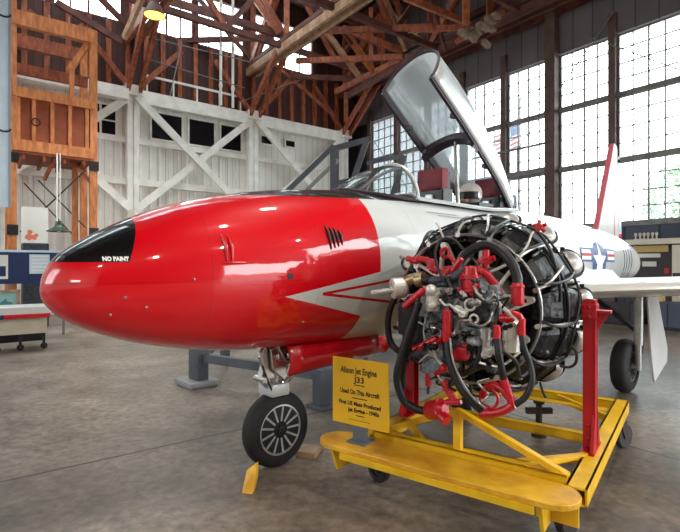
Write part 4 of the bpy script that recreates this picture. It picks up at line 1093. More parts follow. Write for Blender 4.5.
d = MB(); d.ring(PE(489, 398, .86), EA, .052, .009, 24, 8); part(d, 'hose_clamp', 'e_red')
# black hoses
hose([(419, 302, .84), (411, 326, .86), (403, 350, .88), (397, 377, .88), (403, 399, .86), (414, 408, .84), (424, 411, .82)], .026)
hose([(417, 297, .80), (416, 318, .84), (409, 345, .84), (403, 372, .82), (404, 388, .80)], .018)
hose([(402, 290, .70), (393, 302, .70), (388, 320, .68), (390, 340, .66), (399, 351, .66), (413, 350, .72)], .022)
hose([(447, 340, .92), (449, 360, .94), (458, 384, .94), (470, 400, .92), (481, 410, .89)], .022)
hose([(450, 338, .94), (453, 360, .95), (462, 382, .95), (474, 399, .93), (485, 408, .90)], .007, 'pipe', 'e_steel')
hose([(497, 338, .92), (499, 354, .93), (502, 370, .92), (504, 380, .90)], .02)
hose([(521.5, 334, .83), (524, 348, .84), (530, 365, .84), (532, 380, .86), (526, 396, .88), (515, 405, .90)], .017)
hose([(457, 268, .70), (463, 257, .68), (473, 249, .66), (488, 245, .64), (502, 252, .64), (512, 264, .66), (517, 277, .70), (517.5, 286, .73)], .03)
hose([(442, 279, .80), (436, 262, .76), (436, 248, .72), (443, 239, .68), (454, 240, .66), (464, 250, .66), (473, 259, .70), (480, 268, .76)], .009)
hose([(447, 279, .82), (452, 288, .84), (455, 298, .86)], .012)
hose([(400, 300, .64), (405, 316, .62), (404, 332, .60), (408, 350, .62), (420, 362, .66), (432, 366, .7)], .016)
hose([(538, 232, .30), (549, 248, .32), (556, 268, .34), (560, 288, .34), (560, 302, .33)], .011)
hose([(505, 352, .70), (516, 362, .62), (520, 376, .56), (528, 372, .5)], .012)
hose([(569, 343, .05), (576, 352, .05), (576, 362, .05), (570, 367, .05), (560, 366, .08)], .009)
hose([(540, 382, .2), (543, 392, .2), (546, 398, .2)], .008)
hose([(480, 345, .9), (478, 360, .9), (470, 372, .88), (458, 376, .86)], .012)
hose([(430, 312, .88), (436, 324, .9), (446, 330, .92)], .011)
hose([(497, 300, .82), (503, 306, .82), (505, 318, .80)], .012)
hose([(425, 356, .74), (440, 372, .76), (462, 374, .78), (482, 366, .74), (500, 372, .66)], .02)
hose([(474, 286, .84), (478, 294, .86), (484, 300, .85), (489, 300, .85)], .01, 'pipe', 'e_steel')
hose([(440, 300, .88), (445, 305, .9), (450, 305, .9), (455, 309, .9)], .008, 'pipe', 'e_light')
hose([(470, 322, .92), (480, 326, .92), (488, 322, .9), (492, 312, .86)], .008, 'pipe', 'e_steel')
hose([(426, 318, .82), (424, 334, .82), (430, 350, .82), (436, 356, .82)], .009, 'pipe', 'e_steel')
hose([(476, 362, .82), (500, 366, .66), (520, 352, .56)], .008, 'pipe', 'e_light')
# small fittings, unions and stubs that crowd the gear case
random.seed(21)
for i in range(64):
    px, py = random.uniform(424, 506), random.uniform(278, 374)
    if (px - 465) ** 2 / 44 ** 2 + (py - 322) ** 2 / 54 ** 2 > 1: continue
    q_ = random.uniform(.76, .88); mt_ = random.choice(['e_dark', 'e_dark', 'e_grey_dark', 'e_black', 'e_light', 'e_steel', 'e_grey', 'e_red'])
    a_ = random.uniform(0, 2 * PI); L_ = random.uniform(5, 11); r_ = random.uniform(.008, .02)
    can((px, py, q_), (px + L_ * math.cos(a_), py + L_ * math.sin(a_), q_ + random.uniform(-.02, .06)), r_, 'fitting', mt_, b=.003, collars=((.3, r_ * 1.35, .005), (.75, r_ * 1.3, .004)), seg=10)
for i in range(26):
    px, py = random.uniform(418, 500), random.uniform(282, 380); q_ = random.uniform(.80, .92)
    pts = [(px, py, q_)]
    for k in range(3): pts.append((pts[-1][0] + random.uniform(-14, 14), pts[-1][1] + random.uniform(-4, 16), q_ + random.uniform(-.03, .03)))
    hose(pts, random.choice([.005, .006, .009, .012]), random.choice(['pipe', 'hose']), random.choice(['e_steel', 'e_dark', 'e_hose', 'e_dark', 'e_light']), seg=7)
# ribs and stubs round the dark intake face
for k in range(22):
    a = 2 * PI * (k + .5) / 22
    d = MB(); d.bar(Ec(-.30, .30, a), Ec(-.40, .45, a), .012, .05, up=EA); part(d, 'intake_vane', 'e_black')
for k in range(14):
    a = 2 * PI * k / 14 + .05
    d = MB(); d.tube(spline([Ec(-.44, .44, a - .13), Ec(-.5, .52, a - .16), Ec(-.40, .595, a - .2), Ec(-.22, .635, a - .18), Ec(-.04, .645, a - .12)], 5), .010, 7); part(d, 'fuel_hose', 'e_hose')
# red star valve at the upper right of the rim
d = MB(); c = PE(540, 227, .2)
for a in range(5):
    an = 2 * PI * a / 5 + .4; d.cyl(c, c + (EP * math.cos(an) + V((0, 0, math.sin(an)))) * .045, .012, 8)
d.cyl(c + EA * .05, c - EA * .05, .024, 12); part(d, 'red_valve', 'e_red')
# trunnions
for sg in (-1, 1):
    d = MB(); d.cyl(E(.03, sg * .48, EZ - .02), E(.03, sg * .66, EZ - .02), .04, 16); d.lathe(E(.03, sg * .60, EZ - .02), EP * sg, [(-.02, .07), (.02, .065)], 16); part(d, 'trunnion', 'e_dark')

# ------------------------------------------------------------------ cart
M['yellow'] = mat('cart_yellow', srgb(236, 182, 12), 0.45, var=0.1, scale=6, bump=0.1, col2=srgb(246, 200, 28), rvar=.1)
M['yellow_worn'] = mat('cart_yellow_worn', srgb(214, 150, 24), 0.4, var=0.2, scale=5, bump=0.15, col2=srgb(238, 186, 48), rvar=.15)
M['post_red'] = mat('post_red', srgb(184, 8, 30), 0.4, var=0.12, scale=6)
M['caster_dark'] = mat('caster_dark', srgb(44, 36, 34), 0.6, var=0.3)
H = .38
cart = thing('engine_cart', 'yellow steel engine cart on casters with two red uprights', 'cart', E(0, 0, 0), EA_ANG)
cp = lambda mb, name, mt='yellow', parent=None, **k: mb.build(name, M[mt], parent or cart, **k)
# front foot board with rounded ends
d = MB(); out = []
y0, y1, hw, xc = -.80, .60, .15, -.80
for k in range(13): a = PI / 2 + PI * k / 12; out.append((xc + hw * math.sin(a) * 1.0, y0 + hw * math.cos(a) * 1.0))
for k in range(13): a = -PI / 2 + PI * k / 12; out.append((xc + hw * math.sin(a), y1 + hw * math.cos(a)))
# (the loop above runs round both half-circle ends)
d.prism([E(x, y, H - .035) for x, y in out], V((0, 0, .035))); cp(d, 'foot_board', 'yellow_worn', bevel=.006)
d = MB(); ebox(d, -.96, -.945, y0 + .1, y1 - .05, H - .075, H - .035); cp(d, 'foot_board_lip')
# side rails (channels)
def channel(mb, x0, x1, y0, y1, z0, z1, along, t=.012):
    ebox(mb, x0, x1, y0, y1, z1 - t, z1); ebox(mb, x0, x1, y0, y1, z0, z0 + t)
    if along == 'x':
        for y in (y0, y1 - t): ebox(mb, x0, x1, y, y + t, z0, z1)
    else:
        for x in (x0, x1 - t): ebox(mb, x, x + t, y0, y1, z0, z1)
for sg in (-1, 1):
    d = MB(); channel(d, -.66, 1.5, sg * .70 - .055, sg * .70 + .055, H - .10, H, 'x'); cp(d, 'side_rail')
d = MB(); channel(d, 1.40, 1.5, -.645, .645, H - .1, H, 'y'); cp(d, 'cross_beam')
d = MB(); channel(d, -.62, -.53, -.645, .645, H - .08, H + .03, 'y'); cp(d, 'cross_beam')
d = MB(); channel(d, .40, .47, -.645, .645, H - .1, H - .03, 'y'); cp(d, 'cross_beam')
for sg in (-1, 1):
    d = MB(); d.bar(E(1.42, sg * .15, H - .04), E(.95, sg * .66, H - .04), .03, .06); cp(d, 'corner_brace')
    d = MB(); d.bar(E(-.55, sg * .25, H - .02), E(-.1, sg * .66, H - .02), .03, .05); cp(d, 'corner_brace')
# A-shaped front brace
apx = E(-.575, -.02, .66)
d = MB(); ebox(d, -.60, -.55, -.045, .005, H, .66, .004); cp(d, 'brace_post')
d = MB(); d.bar(E(-.575, -.02, .655), E(-.575, .63, H + .02), .05, .035); cp(d, 'brace_diagonal')
d = MB(); d.bar(E(-.575, -.02, .655), E(-.575, -.63, H + .02), .05, .035); cp(d, 'brace_diagonal')
d = MB(); d.bar(E(-.60, .40, H + .02), E(-.12, .66, H + .0), .035, .03); cp(d, 'brace_diagonal')
# board brackets
for (y, sgn) in ((-.80, 1), (.56, -1)):
    d = MB(); d.prism([E(-.70, y, H - .035), E(-.93, y, H - .035), E(-.86, y, H - .2), E(-.70, y, H - .2)], EP * .02); cp(d, 'board_bracket')
    d = MB(); ebox(d, -.71, -.69, y - .06, y + .16, H - .2, H - .035); cp(d, 'board_bracket')
for y in (-.6, -.2, .2, .55):
    d = MB(); ebox(d, -.72, -.60, y - .02, y + .02, H - .08, H - .036); cp(d, 'board_bracket')
# red uprights
for sg in (-1, 1):
    d = MB(); yy = sg * .665
    ebox(d, -.03, -.018, yy - .038, yy + .038, H, EZ + .06, .002); ebox(d, .058, .07, yy - .038, yy + .038, H, EZ + .06, .002); ebox(d, -.03, .07, yy - .008 + sg * .026, yy + .008 + sg * .026, H, EZ + .06, .002)
    po = cp(d, 'upright', 'post_red')
    d = MB(); d.prism([E(-.035, yy + sg * .04, H), E(-.13, yy + sg * .04, H), E(-.13, yy + sg * .04, H + .05), E(-.035, yy + sg * .04, H + .24)], EP * (-sg * .02)); d.prism([E(.07, yy + sg * .04, H), E(.15, yy + sg * .04, H), E(.07, yy + sg * .04, H + .2)], EP * (-sg * .02)); ebox(d, -.13, .15, yy - .045, yy + .045, H, H + .015); cp(d, 'post_gusset', 'post_red', po)
    d = MB(); ebox(d, -.04, .08, yy - .045, yy + .045, EZ - .07, EZ + .03, .008); d.prism([E(.02, yy + sg * .04, EZ - .02), E(.02, yy + sg * .12, EZ - .02), E(.02, yy + sg * .04, EZ - .15)], EA * .015); ebox(d, -.01, .06, yy, yy + sg * .125, EZ - .03, EZ - .01, .004); cp(d, 'trunnion_bracket', 'post_red', po)
    for z in (EZ - .05, EZ + .01, H + .08, H + .17):
        d = MB(); d.lathe(E(-.04, yy, z), -EA, [(-.02, .012), (.004, .012), (.008, .006)], 6); cp(d, 'post_bolt', 'post_red', po)
# casters
def caster(x, y, ang, r=.105):
    root_n = 'caster_fork'
    u = V((math.cos(ang), math.sin(ang), 0)); v = V((-u.y, u.x, 0)); c = E(x, y, r) + u * .05
    d = MB(); ebox(d, x - .06, x + .06, y - .05, y + .05, H - .115, H - .1); d.cyl(E(x, y, H - .115), E(x, y, r * 2 + .02), .028, 10)
    for sg in (-1, 1): d.prism([E(x, y, r * 2 + .03) + v * (sg * .038) - u * .04, E(x, y, r * 2 + .03) + v * (sg * .038) + u * .05, c + v * (sg * .038) + u * .02 - V((0, 0, .02)), c + v * (sg * .038) - u * .025 - V((0, 0, .02))], v * .006)
    f = cp(d, 'caster_fork', 'caster_dark')
    d = MB(); d.lathe(c - v * .028, v, [(0, r * .6), (0, r - .008), (.008, r), (.048, r), (.056, r - .008), (.056, r * .6), (.04, r * .55), (.04, .03), (.06, .03), (.06, 0)], 28); cp(d, 'caster_wheel', 'caster_dark', f)
caster(-.52, -.62, 2.2); caster(-.50, .60, .6); caster(1.30, -.70, 2.6); caster(1.30, .70, .5)
# screw jack under the far beam
d = MB(); c = E(1.2, .05, 0); d.lathe(c, (0, 0, 1), [(0, .07), (.015, .07), (.03, .03), (.3, .028), (.31, .05), (.34, .05)], 16); d.bar(c + V((-.12, 0, .24)), c + V((.12, 0, .24)), .05, .05); d.bar(c + V((0, 0, .1)) - EP * .09, c + V((0, 0, .1)) + EP * .09, .03, .03); cp(d, 'screw_jack', 'caster_dark')
d = MB(); ebox(d, 1.15, 1.25, -.645, .645, .34, H - .03); cp(d, 'cross_beam')

# ------------------------------------------------------------------ yellow sign on its grey foot
SX, SY0, SY1, SZ0, SZ1 = -.80, -.865, -.405, .495, .955
M['sign_yellow'] = mat('sign_yellow', srgb(238, 186, 12), 0.5, var=0.05)
M['sign_ink'] = mat('sign_ink', srgb(36, 30, 20), 0.6)
M['steel_grey'] = mat('steel_grey', srgb(104, 112, 124), 0.45, 0.2, var=0.15)
sg_ = thing('information_sign', 'yellow information sign with dark lettering on the end of the cart board', 'sign', E(SX, (SY0 + SY1) / 2, H), EA_ANG)
d = MB(); ebox(d, SX - .012, SX, SY0, SY1, SZ0, SZ1, .003); pn = d.build('panel', M['sign_yellow'], sg_)
d = MB(); ebox(d, SX, SX + .04, -.70, -.60, H, SZ1 + .015, .004); ebox(d, SX - .05, SX + .09, -.72, -.57, H, H + .012, .003); d.build('post', M['steel_grey'], sg_)
def words(body, y, z, size, width, bold=.0):
    vs, fs = text_mesh(body, size, bold)
    x0, x1 = min(v.x for v in vs), max(v.x for v in vs); k = width / (x1 - x0); mid = (x0 + x1) / 2
    d = MB(); d._add([E(SX - .0135, y + (v.x - mid) * k, z + v.y) for v in vs], fs); return d
yc = (SY0 + SY1) / 2
for body, y, z, size, wd in (('Alison Jet Engine', yc - .01, .872, .062, .30), ('J33', yc - .005, .812, .056, .085), ('Used On This Aircraft', yc + .0, .725, .046, .325), ('First US Mass Produced', yc + .0, .645, .04, .345), ('Jet Engine - 1940s', yc + .03, .600, .04, .255)):
    words(body, y, z, size, wd, .0016).build('lettering', M['sign_ink'], pn)
d = MB()
for (y, z, hw) in ((yc + .0, .776, .042), (yc + .0, .685, .062), (yc + .005, .566, .035)):
    d = MB(); ebox(d, SX - .0135, SX - .012, y - hw, y + hw, z - .003, z + .003); d.build('rule', M['sign_ink'], pn)
d = MB()
ebox(d, SX - .0135, SX - .012, yc - .09, yc + .09, .530, .536)
d.build('faint_line', mat('sign_ink_faint', srgb(170, 132, 24), .6), pn)
# ------------------------------------------------------------------ wheel chocks
c0 = on_z(246, 494, 0)
d = MB(); u = V((.55, .83, 0)).normalized(); v = V((u.y, -u.x, 0))
u = V((.25, .97, 0)).normalized(); v = V((u.y, -u.x, 0)); z = V((0, 0, 1))
fc = [c0 - v * .035, c0 + v * .045, c0 + v * .046 + u * .06 + z * .09, c0 + v * .03 + u * .1 + z * .175, c0 - v * .04 + u * .09 + z * .125]
d.prism(fc, u * .05)
ck = d.build('wheel_chock', M['yellow_worn'], None, bevel=.006); tag(ck, 'small yellow wedge chock standing on bare concrete in front of the nose wheel', 'wheel chock')
c0 = on_z(309, 453, 0)
d = MB(); d.prism([c0 + v * -.08 - u * .12, c0 + v * -.08 + u * .12, c0 + v * -.08 + u * .12 + V((0, 0, .03)), c0 + v * -.08 + u * .02 + V((0, 0, .055)), c0 + v * -.08 - u * .12 + V((0, 0, .05))], v * .17)
ck = d.build('wheel_chock', mat('bare_wood', srgb(168, 140, 112), .7, var=.2), None, bevel=.005); tag(ck, 'low bare wood chock lying behind the nose wheel', 'wheel chock')

# ------------------------------------------------------------------ grey boarding stand on the far side of the jet
M['stand'] = mat('stand_grey', srgb(76, 80, 90), 0.45, 0.1, var=0.15, scale=4)
M['stand_light'] = mat('stand_light', srgb(140, 142, 144), 0.5, 0.1, var=0.15, scale=4)
def JS(s, p, z): return J(s, p, z)
stand = thing('boarding_stand', 'grey steel boarding stand with sloping handrails behind the cockpit', 'stand', at(300, 266, 6.4) * 1.0 * 1.0 if False else V((-.45, 6.3, 0)), math.atan2(UX.y, UX.x))
sp_ = lambda mb, name, mt='stand', **k: mb.build(name, M[mt], stand, **k)
def post(name, px0, py0, px1, py1, dd, w=.09, dd2=None, mt='stand'):
    d = MB(); d.bar(at(px0, py0, dd), at(px1, py1, dd2 or dd), w, w); return sp_(d, name, mt)
# base frame on the floor
d = MB(); q = on_z(197, 385, 0); d.bbox(q + V((0, 0, .06)), (.42, .5, .05), JROT, .01); d.bbox(q + V((0, 0, .018)), (.36, .42, .036), JROT, .006); sp_(d, 'foot_plate', 'stand_light')
d = MB(); d.bbox(q + V((.02, 0, .34)), (.16, .26, .52), JROT, .01); d.cyl(q + V((.05, -.14, .28)), q + V((.05, -.10, .28)), .03, 10); sp_(d, 'foot_column', 'stand')
q2 = on_z(323, 407, 0)
d = MB(); d.bbox(q2 + V((0, 0, .22)), (.2, .14, .44), JROT, .01); d.bbox(q2 + V((0, 0, .02)), (.3, .26, .04), JROT, .006); sp_(d, 'foot_column', 'stand')
d = MB(); d.bar(q + V((0, 0, .38)), q2 + V((0, 0, .36)), .08, .11); sp_(d, 'base_rail')
q3 = on_z(225, 362, 0); q4 = on_z(345, 380, 0)
d = MB(); d.bar(q3 + V((0, 0, .42)), q4 + V((0, 0, .42)), .08, .1); sp_(d, 'base_rail')
for qa in (q3, q4):
    d = MB(); d.bbox(qa + V((0, 0, .24)), (.12, .12, .48), JROT, .01); d.bbox(qa + V((0, 0, .02)), (.26, .26, .04), JROT, .006); sp_(d, 'foot_column')
d = MB(); d.bar(q + V((0, 0, .3)), q3 + V((0, 0, .42)), .07, .09); sp_(d, 'base_rail')
d = MB(); d.bar(q2 + V((0, 0, .36)), q4 + V((0, 0, .42)), .07, .09); sp_(d, 'base_rail')
# uprights to the handrails above the fuselage
D1, D2 = 6.3, 7.1
for (x, y, dd, zb) in ((335, 150, D1, q2), (352, 150, D2, q4)):
    pass
post('stringer', 262, 216, 334, 146, D1, .06); post('stringer', 282, 214, 338, 160, D1 + .5, .05, mt='stand_light')
post('upright', 333, 147, 333, 330, D1, .075); post('upright', 337, 150, 337, 330, D1 + .6, .055)
post('handrail', 333, 149, 370, 139, D1, .065); post('handrail', 333, 184, 356, 179, D1, .055)
post('upright', 367, 139, 338, 226, D1, .075); post('upright', 404, 156, 384, 226, D1 + .3, .075)
post('handrail', 367, 163, 402, 156, D1 + .2, .05, D1 + .3)
d = MB(); a_, b_ = at(333, 200, D1), at(395, 200, D1 + .3)
d.bar(V((a_.x, a_.y, 1.95)), V((b_.x, b_.y, 1.95)), .5, .05); sp_(d, 'platform')

# ------------------------------------------------------------------ timber loft tower at the left, in front of the back wall
def RW(px, n, py=266):     # room point on the plane n in the column of pixel px, at the height of row py
    r = ray(px, py); t = (n - (EYE - CORNER).dot(NB)) / r.dot(NB); return EYE + r * t
tn = 2.5
pl, pr_ = RW(12, tn), RW(93, tn); tl, tr = to_room(pl)[0], to_room(pr_)[0]
tower = thing('timber_loft', 'orange timber loft frame with a boarded parapet standing before the white wall', 'wooden structure', R((tl + tr) / 2, tn - .6, 0), math.atan2(TB.y, TB.x))
tp_ = lambda mb, name, mt='timber_orange', **k: mb.build(name, M[mt], tower, **k)
def zr(py, px, n=tn): return RW(px, n, py).z
zt_, zb_ = zr(24, 60), zr(150, 60)
for t in (tl, tr):
    for n in (tn, tn - 1.6):
        d = MB(); rbox(d, t - .1, t + .1, n - .1, n + .1, 0, (zt_ + .5) if t == tl else zt_ + .05); tp_(d, 'post', 'timber' if n == tn and False else 'timber_orange', bevel=.01)
d = MB(); rbox(d, tr + .28, tr + .44, tn - .9, tn - .75, 0, zb_); tp_(d, 'post')
ztop = zr(28, 55); zmid = zr(64, 50); zl1 = zr(99, 55); zl0 = zr(150, 55)
hgt = .2
d = MB(); rbox(d, tr, tl, tn - .08, tn + .12, ztop - hgt, ztop + hgt); tp_(d, 'head_beam')
for n in (tn - 1.6,):
    d = MB(); rbox(d, tr, tl, n - .08, n + .1, ztop - hgt, ztop + hgt); tp_(d, 'head_beam', 'timber')
d = MB(); rbox(d, tr, tl, tn - 1.0, tn - .85, zmid - .15, zmid + .15); tp_(d, 'mid_beam', 'timber')
d = MB(); rbox(d, tr, tl, tn - .06, tn + .14, zl1 - .14, zl1 + .14); tp_(d, 'parapet_rail')
d = MB(); rbox(d, tr, tl, tn - .06, tn + .14, zl0 - .15, zl0 + .15); tp_(d, 'floor_beam')
d = MB(); rbox(d, tr, tl, tn - .03, tn - .01, zl0, zl1); tp_(d, 'parapet_boards', 'ply')
for px in (18, 33.5, 52, 69.5, 86.5):
    t = to_room(RW(px, tn))[0]
    d = MB(); rbox(d, t - .045, t + .045, tn - .01, tn + .09, zl0, zl1); tp_(d, 'parapet_stud')
d = MB(); rbox(d, tr, tl, tn - 1.7, tn + .1, zl0 - .22, zl0 - .15); tp_(d, 'loft_floor', 'ply')
for i in range(4):
    t = tr + (tl - tr) * (i + .5) / 4
    d = MB(); rbox(d, t - .04, t + .04, tn - 1.65, tn + .05, zl0 - .36, zl0 - .22); tp_(d, 'joist', 'timber')
d = MB(); d.bar(R(tr + .05, tn + .02, ztop - .05), R(tr + .6, tn - .2, zmid), .1, .16); tp_(d, 'corner_brace')
d = MB(); rbox(d, tr + .5, tr + .62, tn - .1, tn + .05, zl1, zmid); tp_(d, 'parapet_post')
d = MB(); d.bar(R(tr, tn, zl0 - .9), R(tr + .55, tn - .3, zl0 - .2), .07, .1); d.bar(R(tr + 1.0, tn, zl0 - .25), R(tr + 1.2, tn - .5, zl0 - .8), .07, .1); tp_(d, 'corner_brace', 'timber')
for (z) in (zr(230, 15), zr(163, 60)):
    for t in (tl, tr):
        d = MB(); rbox(d, t - .13, t + .13, tn + .08, tn + .13, z - .14, z + .14)
        for a in (-.07, .07): d.cyl(R(t + a, tn + .12, z), R(t + a, tn + .17, z), .03, 8)
        tp_(d, 'tie_plate', 'black')
for (a, b, m_) in (((20, 232), (86, 170), tn), ((38, 180), (86, 228), tn - 1.0), ((24, 183), (74, 236), tn - 1.4)):
    d = MB(); d.tube([RW(a[0], m_, a[1]), RW(b[0], m_, b[1])], .02, 6); tp_(d, 'tie_cable', 'black')
d = MB(); d.ring(RW(36, tn + .12, 122), NB, .1, .018, 18, 6); tp_(d, 'hanging_hoop', 'black')
for px in (21, 33, 46): # little hooks on the head beam
    p = RW(px * 1.5, tn + .05, 20 + px * .12); d = MB(); d.cyl(p, p + V((0, 0, .25)), .02, 6); tp_(d, 'hook', 'timber_pale')

# white service rail behind the loft
d = MB(); rbox(d, 10.8, 15.0, .5, .8, zr(82, 60, .6) - .18, zr(82, 60, .6) + .18); struct('wall_rail', d, M['white_timber'])

# ------------------------------------------------------------------ lamps
M['lamp_green'] = mat('lamp_green', srgb(52, 72, 58), 0.35, var=.1, coat=.3)
M['bulb'] = emit('bulb', (1.0, .78, .35, 1), 9)
M['lamp_glow'] = emit('lamp_glow', (1.0, .62, .06, 1), 1.3)
lp = RW(59, 3.6, 231)
gl = thing('pendant_lamp', 'green enamel pendant lamp hanging under the timber loft', 'lamp', lp)
d = MB(); d.lathe(lp, (0, 0, 1), [(-.02, .30), (0, .30), (.05, .22), (.10, .13), (.16, .09), (.26, .08), (.27, .03)], 28, cap=False); d.build('shade', M['lamp_green'], gl)
d = MB(); d.tube([lp + V((.03, 0, .25)), V((lp.x + .03, lp.y, zl0 - .3))], .012, 6); d.tube([lp + V((-.05, 0, .25)), V((lp.x - .05, lp.y, zl0 - .3))], .02, 6); d.build('cord', M['white_timber'], gl)
d = MB(); d.ball(lp + V((0, 0, .03)), .06, 12); d.build('bulb', M['white_timber'], gl)

def bay_lamp(p, lab, pw=1.0, group=None):
    t = thing('bay_lamp', lab, 'lamp', p, group=group)
    d = MB(); d.lathe(p, (0, 0, 1), [(0, .26), (.02, .265), (.12, .22), (.26, .15), (.34, .08), (.5, .07), (.52, .03)], 28, cap=False); d.build('shade', M['timber_dark'], t)
    d = MB(); d.lathe(p, (0, 0, 1), [(.01, .0), (.012, .12), (.02, .245), (.05, .24)], 28); d.build('lens', M['lamp_glow'], t)
    d = MB(); d.tube([p + V((0, 0, .5)), V((p.x, p.y, ROOF))], .02, 6); d.build('rod', M['win_steel'], t)
    L = bpy.data.lights.new('bay_lamp_light', 'SPOT'); L.energy = LAMP * pw; L.color = (1, .93, .82); L.spot_size = math.radians(150); L.spot_blend = .6; L.shadow_soft_size = .22
    o = bpy.data.objects.new('bay_lamp_light', L); COL.objects.link(o); o.location = p + V((0, 0, -.06))
bay_lamp(at(154.5, 16, 12.0), 'glowing yellow bay lamp hanging high above the jet nose')
for (t, n, pw) in ((12.2, 18.6, 1), (10.6, 15.2, 1), (11.0, 26.0, 2.5), (17.0, 26.5, 2.5), (5.5, 25.5, 2.5), (22, 24, 2.5)):  # weaker pair follows glints on the nose; stronger ones are added frontal fill
    bay_lamp(R(t, n, 9.2), pw=pw, lab='unseen overhead bay lamp, inferred from a glint or added as fill light', group='bay lamps overhead')

# ------------------------------------------------------------------ displays at the lower left
M['navy'] = mat('navy_board', srgb(30, 48, 94), 0.6, var=.08)
M['pale_blue'] = mat('pale_blue', srgb(208, 224, 238), 0.5, var=.06)
M['paper'] = mat('paper', srgb(232, 228, 222), 0.7)
M['beige'] = mat('beige_box', srgb(196, 186, 166), 0.6, var=.1)
DX = 10.6
def face(px0, py0, px1, py1, dd, th=.03):
    """an upright board parallel to the back wall whose face spans these corners"""
    n = to_room(at((px0 + px1) / 2, 266, dd))[1]
    a, b = RW(px0, n, py0), RW(px1, n, py1)
    ta, tb = to_room(a)[0], to_room(b)[0]
    zc = RW((px0 + px1) / 2, n, py0).z, RW((px0 + px1) / 2, n, py1).z
    return ta, tb, n, zc[1], zc[0]
ta, tb, nn, z0, z1 = face(-55, 252, 66, 284, DX)
bd = thing('display_board', 'navy display board with pinned sheets behind the jet nose', 'display board', R((ta + tb) / 2, nn, 0), math.atan2(TB.y, TB.x))
d = MB(); rbox(d, ta, tb, nn - .04, nn, z0, z1); d.build('board', M['navy'], bd)
d = MB(); rbox(d, ta, tb, nn - .06, nn + .03, z1, z1 + .05); d.build('top_rail', M['pale_blue'], bd)
for t in (ta - .05, (ta + tb) / 2, tb + .05):
    d = MB(); rbox(d, t - .025, t + .025, nn - .07, nn - .03, 0, z1); d.build('leg', M['win_steel'], bd)
for (a, b, c, e, hue) in ((-12, 255, 7.5, 279, 1), (31, 254, 52, 274, 2)):
    ua, ub, _, w0, w1 = face(a, b, c, e, DX)
    d = MB(); rbox(d, ua, ub, nn, nn + .006, w0, w1); sh = d.build('sheet', M['pale_blue'] if hue == 2 else M['paper'], bd)
    d = MB()
    if hue == 1: rbox(d, ua + (ub - ua) * .55, ub - (ub - ua) * .12, nn + .006, nn + .008, w0 + .06, w0 + .28)
    else:
        for j in range(5): rbox(d, ua + (ub - ua) * .1, ub - (ub - ua) * .1, nn + .006, nn + .008, w0 + .06 + j * .08, w0 + .09 + j * .08)
    d.build('picture_block', M['navy'] if hue == 1 else M['decal_white'], sh)
# framed sea picture on the floor stand
ta, tb, n2, z0, z1 = face(-14, 290, 20, 311, DX - .5)
fp = thing('framed_picture', 'wood framed pale teal picture propped under the navy board', 'picture', R((ta + tb) / 2, n2, z0 - .1), math.atan2(TB.y, TB.x))
fr = MB(); w_ = .05
rbox(fr, ta, tb, n2 - .03, n2 + .02, z1 - w_, z1); rbox(fr, ta, tb, n2 - .03, n2 + .02, z0, z0 + w_); rbox(fr, min(ta, tb), min(ta, tb) + w_, n2 - .03, n2 + .02, z0, z1); rbox(fr, max(ta, tb) - w_, max(ta, tb), n2 - .03, n2 + .02, z0, z1); fr.build('frame', M['timber_pale'], fp)
d = MB(); rbox(d, ta, tb, n2 - .02, n2 - .01, z0, z1); cv = d.build('canvas', mat('teal_canvas', srgb(160, 200, 200), .7, var=.15, scale=3), fp)
d = MB(); d.prism([R(ta + (tb - ta) * f, n2 - .008, z0 + (z1 - z0) * g) for f, g in ((.35, .3), (.8, .3), (.72, .42), (.6, .44), (.58, .62), (.5, .5), (.42, .42))], NB * .004); d.build('painted_ship', mat('teal_dark', srgb(84, 140, 148), .7), cv)
# easel box that carries it
d = MB(); rbox(d, ta - .3, tb + .7, n2 - .6, n2 - .12, 0.35, z0 + .25); bx = d.build('storage_crate', mat('crate_brown', srgb(112, 98, 84), .7, var=.25), None, bevel=.01); tag(bx, 'dull brown crate standing behind the framed picture', 'crate')
# red and white low wing section on a trestle
ta, tb, n3, z0, z1 = face(-60, 309, 50, 320, DX - 1.8)
wg = thing('wing_section', 'white aircraft wing section with a red edge on a low beige trestle at far left', 'wing section', R((ta + tb) / 2, n3 - .3, 0), math.atan2(TB.y, TB.x))
d = MB(); rbox(d, ta, tb, n3 - .7, n3, z0 + .03, z1 + .02); d.build('skin', M['jet_white'], wg, bevel=.02)
d = MB(); rbox(d, ta + (tb - ta) * .55, tb, n3 - .02, n3 + .03, z0 - .0, z0 + .08); d.build('red_edge', M['jet_red'], wg, bevel=.01)
d = MB(); rbox(d, ta, ta + (tb - ta) * .55, n3 - .02, n3 + .03, z0 - .0, z0 + .08); d.build('blue_edge', M['navy'], wg, bevel=.01)
ta, tb, n4, z0b, z1b = face(-60, 319, 47, 331, DX - 1.8)
d = MB(); rbox(d, ta, tb, n3 - .6, n3 - .05, z0 - .3, z0 + .02); d.build('trestle_box', M['beige'], wg)
for f in (.03, .5, .73, .97):
    t = ta + (tb - ta) * f
    d = MB(); d.cyl(R(t, n3 - .1, .1), R(t, n3 - .1, z0 - .28), .025, 8); d.lathe(R(t, n3 - .13, .07), NB, [(0, .06), (.05, .06), (.055, .02)], 16); d.build('leg', M['black'], wg)
d = MB(); rbox(d, ta, tb, n3 - .58, n3 - .5, .12, z0 - .28); d.build('back_panel', M['black'], wg)
